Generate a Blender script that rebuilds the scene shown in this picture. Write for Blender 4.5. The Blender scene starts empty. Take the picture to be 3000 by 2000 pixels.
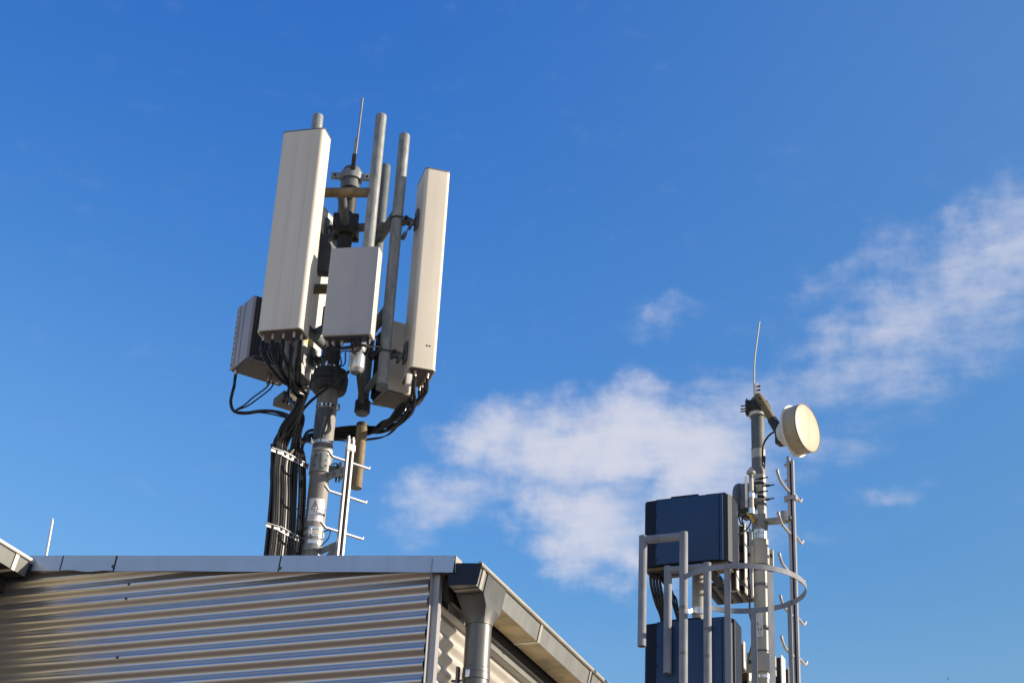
import bpy, bmesh, math, random
from mathutils import Vector, Matrix, noise
random.seed(7)
V = Vector
R = math.radians
scene = bpy.context.scene
col = scene.collection

# ------------------------------------------------------------------ camera
PITCH, ROLL, FPX, CAMH = R(28.10788), R(3.05605), 5259.87, 1.6
_c, _s = math.cos(PITCH), math.sin(PITCH)
CF = V((0, _c, _s))
_x, _u = V((1, 0, 0)), V((0, -_s, _c))
CX = math.cos(ROLL) * _x + math.sin(ROLL) * _u
CU = -math.sin(ROLL) * _x + math.cos(ROLL) * _u
CAM = V((0, 0, CAMH))
cam = bpy.data.cameras.new("camera")
cam.sensor_width = 36.0
cam.lens = FPX / 3000 * 36
cam.clip_start, cam.clip_end = 0.1, 5000
camo = bpy.data.objects.new("camera", cam)
col.objects.link(camo)
camo.matrix_world = Matrix.Translation(CAM) @ Matrix((CX, CU, -CF)).transposed().to_4x4()
scene.camera = camo

def ray(u, v):
    return CF + CX * ((u - 1500) / FPX) + CU * ((1000 - v) / FPX)
def at(u, v, Y):                      # point at survey pixel (u, v) of the 3000 px photo, Y metres in front of the camera
    d = ray(u, v)
    return CAM + d * (Y / d.y)
def onpl(u, v, p, n):
    d = ray(u, v)
    return CAM + d * ((V(p) - CAM).dot(n) / d.dot(n))
def azel(u, v):
    d = ray(u, v).normalized()
    return math.degrees(math.atan2(d.x, d.y)), math.degrees(math.asin(d.z))

# ------------------------------------------------------------------ light
SUN_EL, SUN_AZ = R(20), R(95.5)         # azimuth measured from +Y towards +X
sd = V((math.sin(SUN_AZ) * math.cos(SUN_EL), math.cos(SUN_AZ) * math.cos(SUN_EL), math.sin(SUN_EL)))
sl = bpy.data.lights.new("sun", 'SUN')
sl.energy, sl.angle, sl.color = 5.0, R(0.5), (1.0, 0.87, 0.70)
so = bpy.data.objects.new("sun", sl)
col.objects.link(so)
so.location = (30, 0, 20)
so.rotation_euler = (-sd).to_track_quat('-Z', 'Y').to_euler()

scene.view_settings.view_transform = 'Standard'
scene.view_settings.look = 'None'
scene.view_settings.exposure = 0.65
scene.view_settings.gamma = 1.0

SKY_STRENGTH = 0.0758
CLOUDS = [  # u, v of the centre, half sizes in photo px, tilt, weight
    (1773, 1314, 342, 141, 5, 1.00),
    (2026, 1314, 238, 171, 0, 0.95),
    (1446, 1277, 111, 96, 0, 0.85),
    (1297, 1448, 193, 74, 10, 0.64),
    (1193, 1545, 111, 59, 10, 0.42),
    (1714, 1538, 186, 133, -25, 0.95),
    (1863, 1657, 171, 66, -25, 0.70),
    (2071, 1508, 186, 163, 0, 0.80),
    (2190, 1188, 171, 89, 10, 0.52),
    (1922, 1166, 238, 66, 12, 0.55),
    (2711, 920, 491, 186, 33, 0.64),
    (2960, 730, 230, 170, 30, 0.68),
    (2488, 1054, 282, 111, 25, 0.54),
    (2874, 1032, 208, 89, 20, 0.44),
    (2465, 801, 252, 74, 22, 0.42),
    (2607, 1136, 141, 52, 15, 0.42),
    (2428, 1344, 223, 74, 10, 0.38),
    (2651, 1436, 104, 41, 5, 0.43),
    (1952, 930, 193, 56, 12, 0.41),
    (2368, 1552, 133, 59, 0, 0.28),
]

def setup_world():
    w = bpy.data.worlds.new("World")
    scene.world = w
    w.use_nodes = True
    nt = w.node_tree
    nt.nodes.clear()
    N, L = nt.nodes.new, nt.links.new
    def val(x):
        return x
    def m(op, a, b=None, c=None, clamp=False):
        n = N('ShaderNodeMath'); n.operation = op; n.use_clamp = clamp
        for i, q in enumerate((a, b, c)):
            if q is None: continue
            if isinstance(q, (int, float)): n.inputs[i].default_value = q
            else: L(q, n.inputs[i])
        return n.outputs[0]
    out = N('ShaderNodeOutputWorld'); bg = N('ShaderNodeBackground')
    sky = N('ShaderNodeTexSky'); sky.sky_type = 'NISHITA'; sky.sun_disc = False
    sky.sun_elevation = SUN_EL; sky.sun_rotation = SUN_AZ
    sky.altitude = 300; sky.air_density = 1.0; sky.dust_density = 2.0; sky.ozone_density = 6.0
    # colour response of the sky: deeper red falloff, compressed blue (clear dry air, high contrast)
    sp = N('ShaderNodeSeparateColor'); L(sky.outputs[0], sp.inputs[0])
    cc = N('ShaderNodeCombineColor')
    for i, (pw, k, top) in enumerate(((2.2, 37.0, 4.6), (1.45, 5.25, 4.9), (.62, 1.48, 5.8))):
        q = m('MULTIPLY', m('POWER', m('MULTIPLY', sp.outputs[i], .1), pw), k * 8.4)
        L(m('MINIMUM', q, top), cc.inputs[i])
    def mixc(fac, A, col_):
        n = N('ShaderNodeMix'); n.data_type = 'RGBA'
        L(fac, n.inputs['Factor']); L(A, n.inputs['A']); n.inputs['B'].default_value = (*col_, 1); return n.outputs['Result']
    tc = N('ShaderNodeTexCoord'); sx = N('ShaderNodeSeparateXYZ')
    L(tc.outputs['Generated'], sx.inputs[0])
    az = m('MULTIPLY', m('ARCTAN2', sx.outputs[0], sx.outputs[1]), 57.29578)
    el = m('MULTIPLY', m('ARCSINE', sx.outputs[2]), 57.29578)
    # paler air low on the left, thin high veil on the right
    qa, qb = m('MULTIPLY', m('ADD', az, 22.0), 1 / 22.0), m('MULTIPLY', m('SUBTRACT', el, 12.0), 1 / 13.0)
    gl = m('MULTIPLY', m('POWER', 2.718, m('MULTIPLY', m('ADD', m('MULTIPLY', qa, qa), m('MULTIPLY', qb, qb)), -1.0)), .62)
    veil = N('ShaderNodeMapRange'); veil.interpolation_type = 'SMOOTHSTEP'
    veil.inputs['From Min'].default_value = -8; veil.inputs['From Max'].default_value = 22; veil.inputs['To Max'].default_value = .36
    L(az, veil.inputs['Value'])
    low = N('ShaderNodeMapRange'); low.interpolation_type = 'SMOOTHSTEP'
    low.inputs['From Min'].default_value = 22; low.inputs['From Max'].default_value = 6; low.inputs['To Max'].default_value = .75
    L(el, low.inputs['Value'])
    sk0 = mixc(low.outputs[0], cc.outputs[0], (4.0, 4.9, 6.2))
    sk1 = mixc(gl, sk0, (2.2, 4.6, 8.2))
    sk2 = mixc(veil.outputs[0], sk1, (1.1, 2.4, 4.4))
    zen = N('ShaderNodeMapRange'); zen.interpolation_type = 'SMOOTHSTEP'
    zen.inputs['From Min'].default_value = 38; zen.inputs['From Max'].default_value = 80; zen.inputs['To Max'].default_value = .6
    L(el, zen.inputs['Value'])
    sk2 = mixc(zen.outputs[0], sk2, (.95, 1.9, 4.3))
    # unseen pale cloud bank added behind the camera, for wall reflections and fill light
    bk = N('ShaderNodeMapRange'); bk.interpolation_type = 'SMOOTHSTEP'
    bk.inputs['From Min'].default_value = .25; bk.inputs['From Max'].default_value = -.45; L(sx.outputs[1], bk.inputs['Value'])
    bh = N('ShaderNodeMapRange'); bh.interpolation_type = 'SMOOTHSTEP'
    bh.inputs['From Min'].default_value = 40; bh.inputs['From Max'].default_value = 13; L(el, bh.inputs['Value'])
    bn = N('ShaderNodeTexNoise'); bn.inputs['Scale'].default_value = 3.0; bn.inputs['Detail'].default_value = 5; L(tc.outputs['Generated'], bn.inputs['Vector'])
    bf = m('MULTIPLY', m('MULTIPLY', bk.outputs[0], bh.outputs[0]), m('MULTIPLY_ADD', bn.outputs[0], 1.6, -.05, clamp=True))
    sk2 = mixc(bf, sk2, (6.3, 6.5, 7.1))
    class _O: outputs = [sk2]
    hs = _O
    cb = N('ShaderNodeCombineXYZ'); L(az, cb.inputs[0]); L(el, cb.inputs[1])
    # domain warp
    wn = N('ShaderNodeTexNoise'); wn.inputs['Scale'].default_value = 0.55; wn.inputs['Detail'].default_value = 5
    L(cb.outputs[0], wn.inputs['Vector'])
    wv = N('ShaderNodeVectorMath'); wv.operation = 'MULTIPLY_ADD'
    wv.inputs[1].default_value = (2.4, 2.0, 0); wv.inputs[2].default_value = (-1.2, -1.0, 0)
    L(wn.outputs['Color'], wv.inputs[0])
    wa = N('ShaderNodeVectorMath'); wa.operation = 'ADD'; L(cb.outputs[0], wa.inputs[0]); L(wv.outputs[0], wa.inputs[1])
    ws = N('ShaderNodeSeparateXYZ'); L(wa.outputs[0], ws.inputs[0])
    total = None
    for (u, v, a, b, t, k) in CLOUDS:
        a0, e0 = azel(u, v)
        sa, sb = a / 92.0, b / 92.0
        ct, st = math.cos(R(t)), math.sin(R(t))
        dx, dy = m('MULTIPLY', m('SUBTRACT', ws.outputs[0], a0), 0.88), m('SUBTRACT', ws.outputs[1], e0)
        qa = m('ADD', m('MULTIPLY', dx, ct / sa), m('MULTIPLY', dy, st / sa))
        qb = m('ADD', m('MULTIPLY', dx, -st / sb), m('MULTIPLY', dy, ct / sb))
        r2 = m('ADD', m('MULTIPLY', qa, qa), m('MULTIPLY', qb, qb))
        g = m('MULTIPLY', m('POWER', 2.718, m('MULTIPLY', r2, -0.7)), k)
        total = g if total is None else m('SMOOTH_MAX', total, g, 0.25)
    fb = N('ShaderNodeTexNoise'); fb.inputs['Scale'].default_value = 0.55; fb.inputs['Detail'].default_value = 9
    fb.inputs['Roughness'].default_value = 0.64; fb.inputs['Distortion'].default_value = 0.0
    L(cb.outputs[0], fb.inputs['Vector'])
    mp = N('ShaderNodeMapping'); mp.inputs['Rotation'].default_value = (0, 0, R(-28)); mp.inputs['Scale'].default_value = (0.5, 1.6, 1)
    L(cb.outputs[0], mp.inputs['Vector'])
    f2 = N('ShaderNodeTexNoise'); f2.inputs['Scale'].default_value = 0.9; f2.inputs['Detail'].default_value = 7; f2.inputs['Roughness'].default_value = 0.55
    L(mp.outputs[0], f2.inputs['Vector'])
    nn = m('ADD', m('MULTIPLY', m('SUBTRACT', fb.outputs[0], 0.5), 0.85), m('MULTIPLY', m('SUBTRACT', f2.outputs[0], 0.5), 0.75))
    dens = m('SUBTRACT', m('ADD', m('MULTIPLY', total, 1.12), nn), 0.22)
    dens = m('MULTIPLY', dens, m('MULTIPLY', total, 3.2, clamp=True))
    sm = N('ShaderNodeMapRange'); sm.interpolation_type = 'SMOOTHSTEP'
    sm.inputs['From Min'].default_value = 0.0; sm.inputs['From Max'].default_value = 0.92; sm.inputs['To Max'].default_value = 0.93
    L(dens, sm.inputs['Value'])
    thin = N('ShaderNodeMapRange'); thin.interpolation_type = 'SMOOTHSTEP'
    thin.inputs['From Min'].default_value = 5; thin.inputs['From Max'].default_value = 10.5
    thin.inputs['To Min'].default_value = 1.0; thin.inputs['To Max'].default_value = 0.78
    L(az, thin.inputs['Value'])
    tv = m('MULTIPLY', m('SUBTRACT', total, .22, clamp=True), 1.25)
    veil2 = m('MULTIPLY', m('POWER', tv, 1.1), m('MULTIPLY_ADD', nn, 1.0, .30, clamp=True))
    alpha = m('SUBTRACT', 1.0, m('MULTIPLY', m('SUBTRACT', 1.0, m('MULTIPLY', sm.outputs[0], thin.outputs[0])), m('SUBTRACT', 1.0, m('MULTIPLY', veil2, .95, clamp=True))), clamp=True)
    # clouds: tint drifts between cool and warmer white with the streak noise
    cr = N('ShaderNodeMix'); cr.data_type = 'RGBA'
    cr.inputs['A'].default_value = (5.3, 5.75, 6.9, 1); cr.inputs['B'].default_value = (5.9, 5.8, 6.5, 1)
    L(f2.outputs[0], cr.inputs['Factor'])
    mx = N('ShaderNodeMix'); mx.data_type = 'RGBA'
    L(alpha, mx.inputs['Factor']); L(hs.outputs[0], mx.inputs['A']); L(cr.outputs['Result'], mx.inputs['B'])
    L(mx.outputs['Result'], bg.inputs['Color'])
    bg.inputs['Strength'].default_value = SKY_STRENGTH
    L(bg.outputs[0], out.inputs['Surface'])
setup_world()

# ------------------------------------------------------------------ materials
MATS = {}
def mat(name, c1, rough=0.5, metal=0.0, c2=None, scale=6.0, stretch=(1, 1, 1), lo=0.35, hi=0.7, bump=0.0, bscale=60, rvar=0.0, spec=0.5, streak=0.0, sscale=9.0, stint=(.30, .25, .18)):
    """procedural surface: two base colours mixed by noise, small bump, uneven gloss"""
    ma = bpy.data.materials.new(name); ma.use_nodes = True
    nt = ma.node_tree; N, L = nt.nodes.new, nt.links.new
    b = nt.nodes['Principled BSDF']
    b.inputs['Metallic'].default_value = metal
    b.inputs['Roughness'].default_value = rough
    b.inputs['Specular IOR Level'].default_value = spec
    c2 = c2 or tuple(x * 0.82 for x in c1)
    tc = N('ShaderNodeTexCoord'); mp = N('ShaderNodeMapping'); mp.inputs['Scale'].default_value = stretch
    L(tc.outputs['Object'], mp.inputs['Vector'])
    n = N('ShaderNodeTexNoise'); n.inputs['Scale'].default_value = scale; n.inputs['Detail'].default_value = 6; n.inputs['Roughness'].default_value = 0.62
    L(mp.outputs[0], n.inputs['Vector'])
    r = N('ShaderNodeValToRGB')
    r.color_ramp.elements[0].position = lo; r.color_ramp.elements[0].color = (*c1, 1)
    r.color_ramp.elements[1].position = hi; r.color_ramp.elements[1].color = (*c2, 1)
    L(n.outputs[0], r.inputs['Fac']); colr = r.outputs['Color']
    if streak:                                                    # run-off streaks and grime
        m2 = N('ShaderNodeMapping'); m2.inputs['Scale'].default_value = (1, 1, .045); L(tc.outputs['Object'], m2.inputs['Vector'])
        n3 = N('ShaderNodeTexNoise'); n3.inputs['Scale'].default_value = sscale; n3.inputs['Detail'].default_value = 5; L(m2.outputs[0], n3.inputs['Vector'])
        n4 = N('ShaderNodeTexNoise'); n4.inputs['Scale'].default_value = 2.3; n4.inputs['Detail'].default_value = 4; L(tc.outputs['Object'], n4.inputs['Vector'])
        ad = N('ShaderNodeMath'); ad.operation = 'MULTIPLY_ADD'; ad.inputs[1].default_value = .45; L(n4.outputs[0], ad.inputs[0]); L(n3.outputs[0], ad.inputs[2])
        mr3 = N('ShaderNodeMapRange'); mr3.inputs['From Min'].default_value = .70; mr3.inputs['From Max'].default_value = 1.0; mr3.inputs['To Max'].default_value = streak; L(ad.outputs[0], mr3.inputs['Value'])
        mx3 = N('ShaderNodeMix'); mx3.data_type = 'RGBA'; L(mr3.outputs[0], mx3.inputs['Factor']); L(colr, mx3.inputs['A']); mx3.inputs['B'].default_value = (*stint, 1)
        colr = mx3.outputs['Result']
    L(colr, b.inputs['Base Color'])
    if rvar:
        mr = N('ShaderNodeMapRange'); mr.inputs['To Min'].default_value = max(0.03, rough - rvar); mr.inputs['To Max'].default_value = rough + rvar
        L(n.outputs[0], mr.inputs['Value']); L(mr.outputs[0], b.inputs['Roughness'])
    if bump:
        n2 = N('ShaderNodeTexNoise'); n2.inputs['Scale'].default_value = bscale; n2.inputs['Detail'].default_value = 3
        L(tc.outputs['Object'], n2.inputs['Vector'])
        bp = N('ShaderNodeBump'); bp.inputs['Strength'].default_value = bump; bp.inputs['Distance'].default_value = 0.004
        L(n2.outputs[0], bp.inputs['Height']); L(bp.outputs[0], b.inputs['Normal'])
    MATS[name] = ma
    return ma

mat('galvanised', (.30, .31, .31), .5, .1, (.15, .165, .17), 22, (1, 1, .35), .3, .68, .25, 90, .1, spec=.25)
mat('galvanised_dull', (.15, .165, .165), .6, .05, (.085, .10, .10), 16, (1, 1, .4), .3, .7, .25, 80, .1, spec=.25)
mat('galvanised_tan', (.25, .185, .10), .6, 0, (.10, .08, .05), 16, (1, 1, .4), .3, .7, .2, 80, .1, spec=.25)
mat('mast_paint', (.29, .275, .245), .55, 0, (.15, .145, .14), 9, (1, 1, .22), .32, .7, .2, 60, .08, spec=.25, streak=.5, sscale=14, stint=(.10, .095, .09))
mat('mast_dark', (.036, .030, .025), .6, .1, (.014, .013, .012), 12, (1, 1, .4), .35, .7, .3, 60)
mat('mast_white', (.45, .44, .385), .5, 0, (.34, .335, .30), 7, (1, 1, .3), .35, .75, .1, 60, spec=.3, streak=.4, sscale=14, stint=(.25, .24, .21))
mat('tape_grey', (.14, .145, .15), .6)
mat('tarp', (.10, .11, .115), .45, .1, (.045, .05, .055), 14, (1, 1, .3), .3, .7, .6, 30)
mat('radome', (.66, .605, .505), .5, 0, (.61, .56, .465), 3, (1, 1, .5), .3, .75, .08, 120, .05, streak=.32, stint=(.40, .36, .29))
mat('drum_shaded', (.12, .13, .155), .5, 0, (.09, .10, .12), 6)  # darkened grey: the drum's shade is put into the colour
mat('radome_trim', (.16, .16, .165), .5)
mat('plate_brown', (.105, .085, .068), .6, 0, (.06, .05, .042), 30)
mat('connector', (.55, .52, .47), .35, .7, (.32, .24, .18), 60)
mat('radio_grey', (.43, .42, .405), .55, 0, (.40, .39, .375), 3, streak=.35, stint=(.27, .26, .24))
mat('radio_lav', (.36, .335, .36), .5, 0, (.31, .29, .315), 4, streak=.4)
mat('radio_dark', (.03, .03, .036), .5, 0, (.018, .018, .021), 8)
mat('radio_cream', (.56, .52, .46), .5, 0, (.50, .465, .41), 3)
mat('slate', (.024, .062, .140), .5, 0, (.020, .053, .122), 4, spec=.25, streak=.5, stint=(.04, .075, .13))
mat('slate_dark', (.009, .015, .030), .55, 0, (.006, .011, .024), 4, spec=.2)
mat('cable', (.0045, .0045, .005), .38, 0, (.009, .009, .010), 20, spec=.35)
mat('rubber', (.018, .019, .020), .6, 0, (.035, .036, .036), 14, (1, 1, 1), .35, .7, .3, 40)
mat('steel_bright', (.72, .72, .72), .25, .9, (.55, .56, .58), 20)
mat('alu', (.40, .40, .41), .42, .35, (.31, .31, .33), 12, (1, 1, .3))
mat('alu_dark', (.10, .105, .115), .4, .4)
mat('hole_black', (.006, .006, .006), .8)
mat('sticker_white', (.78, .77, .76), .45, 0, (.70, .69, .68), 12)
mat('sticker_yellow', (.70, .48, .04), .5)
mat('sticker_peel', (.36, .38, .39), .5)
mat('ink', (.02, .02, .022), .6)
mat('dish_cream', (.40, .345, .235), .5, 0, (.34, .285, .19), 9, (3, 3, .5), .35, .8, streak=.6, sscale=16, stint=(.26, .20, .12))
mat('dish_white', (.70, .68, .62), .45, 0, (.6, .58, .52), 6)
mat('zinc', (.255, .262, .25), .45, .35, (.185, .19, .185), 7, (1, 1, 1), .35, .7, .1, 40, .1, streak=.6, sscale=16, stint=(.15, .145, .125))
mat('zinc_light', (.43, .415, .37), .45, .25, (.33, .32, .29), 7, (1, 1, 1), .35, .7, .08, 40, .08)
mat('zinc_stained', (.36, .28, .155), .7, 0, (.13, .105, .06), 5, (1, 1, 1), .36, .68, .2, 40)
mat('zinc_shaded', (.010, .020, .040), .5, .1, (.007, .015, .03), 6, spec=.3, streak=.5, stint=(.02, .034, .05))  # shaded copy of zinc: bluish shade put into the end caps' colour
mat('fascia', (.38, .47, .60), .36, .5, (.35, .43, .55), 5, (1, 1, 1), .3, .7, .03, 30, .04, streak=.35, sscale=14, stint=(.28, .33, .38))
mat('soffit_shade', (.022, .02, .018), .8)  # near-black: deep shade under the eaves is put into the colour
mat('roof_sheet', (.36, .36, .36), .5, .3)
mat('yellow_label', (.75, .5, .03), .5)
mat('bird_black', (.012, .012, .013), .7)
mat('render_wall', (.095, .062, .040), .85, 0, (.065, .043, .028), 2)
mat('cream_board', (.36, .31, .20), .8, 0, (.29, .25, .16), 2)
mat('ground', (.46, .385, .28), .95, 0, (.37, .31, .225), .12, (1, 1, 1), .3, .7)
mat('yard', (.125, .078, .046), .92, 0, (.095, .06, .036), .8, (1, 1, 1), .3, .7, .3, 30)
mat('zinc_pipe', (.15, .15, .14), .42, .45, (.095, .10, .098), 7, (1, 1, .4), .35, .7, .1, 40, .1, streak=.5, stint=(.22, .21, .19))
mat('rail_grey', (.26, .28, .315), .6, 0, (.16, .175, .205), 14, (1, 1, .35), .3, .7, .2, 80, .08, spec=.15)

def corrugated_mat():
    ma = mat('corrugated_aluminium', (.60, .59, .57), .32, .82, (.53, .52, .505), 2.2, (1, 1, 3), .3, .75, .05, 9, .04)
    return ma
corrugated_mat()
mat('corrugated_side', (.66, .63, .57), .36, .45, (.58, .55, .50), 3, (1, 1, 2), .3, .7, streak=.3)

# ------------------------------------------------------------------ geometry helpers
def basis(d):
    d = V(d).normalized()
    a = V((0, 0, 1)) if abs(d.z) < 0.9 else V((1, 0, 0))
    x = a.cross(d).normalized()
    return x, d.cross(x).normalized(), d

class MB:
    def __init__(self):
        self.bm = bmesh.new()
    def face(self, pts):
        vs = [self.bm.verts.new(p) for p in pts]
        return self.bm.faces.new(vs)
    def box(self, c, hx, hy, hz, ax=(1, 0, 0), ay=(0, 1, 0), az=(0, 0, 1), bev=0.0, seg=2):
        c, ax, ay, az = V(c), V(ax).normalized(), V(ay).normalized(), V(az).normalized()
        vs = [self.bm.verts.new(c + ax * (i * hx) + ay * (j * hy) + az * (k * hz)) for i in (-1, 1) for j in (-1, 1) for k in (-1, 1)]
        fs = [self.bm.faces.new([vs[i] for i in q]) for q in ((0, 1, 3, 2), (4, 6, 7, 5), (0, 4, 5, 1), (2, 3, 7, 6), (0, 2, 6, 4), (1, 5, 7, 3))]
        if bev:
            es = list({e for f in fs for e in f.edges})
            bmesh.ops.bevel(self.bm, geom=es, offset=bev, segments=seg, affect='EDGES', profile=0.6)
        return self
    def bar(self, p0, p1, w, t, up=(0, 0, 1), bev=0.0):          # rectangular bar from p0 to p1
        p0, p1 = V(p0), V(p1); d = (p1 - p0).normalized()
        s = V(up).cross(d)
        if s.length < 1e-4: s = V((1, 0, 0)).cross(d)
        s.normalize(); n = d.cross(s).normalized()
        return self.box((p0 + p1) / 2, w / 2, t / 2, (p1 - p0).length / 2, s, n, d, bev)
    def cyl(self, p0, p1, r0, r1=None, seg=24, caps=True, inner=0.0):
        p0, p1 = V(p0), V(p1); r1 = r0 if r1 is None else r1
        x, y, d = basis(p1 - p0)
        def ring(p, r):
            return [self.bm.verts.new(p + (x * math.cos(2 * math.pi * i / seg) + y * math.sin(2 * math.pi * i / seg)) * r) for i in range(seg)]
        a, b = ring(p0, r0), ring(p1, r1)
        for i in range(seg):
            self.bm.faces.new((a[i], a[(i + 1) % seg], b[(i + 1) % seg], b[i]))
        if inner:                                                 # open pipe ends with a wall thickness
            ia, ib = ring(p0, r0 - inner), ring(p1, r1 - inner)
            for i in range(seg):
                j = (i + 1) % seg
                self.bm.faces.new((a[j], a[i], ia[i], ia[j])); self.bm.faces.new((b[i], b[j], ib[j], ib[i]))
                self.bm.faces.new((ia[j], ia[i], ib[i], ib[j]))
        elif caps:
            self.bm.faces.new(a[::-1]); self.bm.faces.new(b)
        return self
    def lathe(self, prof, o, d=(0, 0, 1), seg=32):                # prof: (radius, height along d)
        x, y, d = basis(d); o = V(o)
        rings = []
        for r, h in prof:
            if r < 1e-5: rings.append([self.bm.verts.new(o + d * h)])
            else: rings.append([self.bm.verts.new(o + d * h + (x * math.cos(2 * math.pi * i / seg) + y * math.sin(2 * math.pi * i / seg)) * r) for i in range(seg)])
        for a, b in zip(rings, rings[1:]):
            for i in range(seg):
                j = (i + 1) % seg
                if len(a) == 1 and len(b) == 1: continue
                if len(a) == 1: self.bm.faces.new((a[0], b[j], b[i]))
                elif len(b) == 1: self.bm.faces.new((a[i], a[j], b[0]))
                else: self.bm.faces.new((a[i], a[j], b[j], b[i]))
        return self
    def tube(self, pts, r, seg=10, smooth=6, closed_caps=True):
        pts = [V(p) for p in pts]
        if smooth and len(pts) > 2: pts = spline(pts, smooth)
        rings = []
        t = (pts[1] - pts[0]).normalized(); x, y, _ = basis(t)
        for i, p in enumerate(pts):
            t2 = (pts[min(i + 1, len(pts) - 1)] - pts[max(i - 1, 0)]).normalized()
            q = t.rotation_difference(t2); x = q @ x; y = q @ y; t = t2
            rr = r(i / (len(pts) - 1)) if callable(r) else r
            rings.append([self.bm.verts.new(p + (x * math.cos(2 * math.pi * k / seg) + y * math.sin(2 * math.pi * k / seg)) * rr) for k in range(seg)])
        for a, b in zip(rings, rings[1:]):
            for k in range(seg):
                j = (k + 1) % seg
                self.bm.faces.new((a[k], a[j], b[j], b[k]))
        if closed_caps:
            self.bm.faces.new(rings[0][::-1]); self.bm.faces.new(rings[-1])
        return self
    def prism(self, poly, o, ax, ay, d, h):                       # polygon in (ax, ay), swept along d by h
        o, ax, ay, d = V(o), V(ax), V(ay), V(d).normalized()
        a = [self.bm.verts.new(o + ax * p[0] + ay * p[1]) for p in poly]
        b = [self.bm.verts.new(o + ax * p[0] + ay * p[1] + d * h) for p in poly]
        n = len(poly)
        for i in range(n):
            j = (i + 1) % n
            self.bm.faces.new((a[i], a[j], b[j], b[i]))
        self.bm.faces.new(a[::-1]); self.bm.faces.new(b)
        return self
    def build_each(self, name, material, parent):                 # every loose piece becomes a part of its own
        todo = set(self.bm.faces); out = []
        while todo:
            f0 = todo.pop(); isl = [f0]; st = [f0]
            while st:
                f = st.pop()
                for v in f.verts:
                    for g_ in v.link_faces:
                        if g_ in todo: todo.discard(g_); isl.append(g_); st.append(g_)
            n = MB(); mp_ = {}
            for f in isl:
                vs = []
                for v in f.verts:
                    if v not in mp_: mp_[v] = n.bm.verts.new(v.co)
                    vs.append(mp_[v])
                n.bm.faces.new(vs)
            out.append(n.build(name, material, parent))
        self.bm.free()
        return out
    def build(self, name, material, parent=None, ang=38, smooth=True):
        bm = self.bm
        bmesh.ops.recalc_face_normals(bm, faces=bm.faces)
        for f in bm.faces: f.smooth = smooth
        if smooth:
            for e in bm.edges:
                if len(e.link_faces) == 2: e.smooth = e.calc_face_angle(0) < R(ang)
        root = parent
        while root is not None and root.parent is not None: root = root.parent
        off = V(root.location) if (root is not None and root.type == 'EMPTY') else V((0, 0, 0))
        if off.length: bmesh.ops.translate(bm, verts=bm.verts, vec=-off)
        me = bpy.data.meshes.new(name); bm.to_mesh(me); bm.free()
        me.materials.append(MATS[material])
        o = bpy.data.objects.new(name, me); col.objects.link(o)
        if parent is not None: o.parent = parent
        return o

def spline(pts, n):
    P = [pts[0] * 2 - pts[1]] + pts + [pts[-1] * 2 - pts[-2]]
    out = []
    for i in range(1, len(P) - 2):
        a, b, c, d = P[i - 1:i + 3]
        for k in range(n):
            t = k / n
            out.append(0.5 * ((2 * b) + (c - a) * t + (2 * a - 5 * b + 4 * c - d) * t * t + (3 * b - a - 3 * c + d) * t ** 3))
    out.append(pts[-1])
    return out
def rrect(w, h, r, n=6):                                          # rounded rectangle outline
    o = []
    for cx, cy, a0 in ((w / 2 - r, h / 2 - r, 0), (-w / 2 + r, h / 2 - r, 90), (-w / 2 + r, -h / 2 + r, 180), (w / 2 - r, -h / 2 + r, 270)):
        for k in range(n + 1):
            a = R(a0 + 90 * k / n)
            o.append((cx + r * math.cos(a), cy + r * math.sin(a)))
    return o
def tag(o, label=None, cat=None, group=None, kind=None):
    if label: o['label'] = label
    if cat: o['category'] = cat
    if group: o['group'] = group
    if kind: o['kind'] = kind
    return o
def thing(name, label, cat, loc, group=None):
    o = bpy.data.objects.new(name, None); o.empty_display_size = 0.1
    col.objects.link(o); o.location = V(loc)
    return tag(o, label, cat, group)

Z = V((0, 0, 1))
YAW = R(22.51)
nL = V((-math.sin(YAW), -math.cos(YAW), 0))      # out of the front wall, towards the camera
tL = V((math.cos(YAW), -math.sin(YAW), 0))       # to the right along the front wall
COR = V((-.27, 7.8, 0))
def W(s, n, z):
    return COR + tL * s + nL * n + Z * z
def wsnz(p):
    q = V(p) - COR
    return q.dot(tL), q.dot(nL), p[2]

# ------------------------------------------------------------------ ground
g = MB(); g.face([(-400, -400, 0), (400, -400, 0), (400, 400, 0), (-400, 400, 0)])
tag(g.build('ground', 'ground'), kind='structure')
g = MB(); g.face([(-8, -4.5, .004), (9, -4.5, .004), (9, 9.5, .004), (-8, 9.5, .004)])
tag(g.build('yard', 'yard'), kind='structure')

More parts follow.
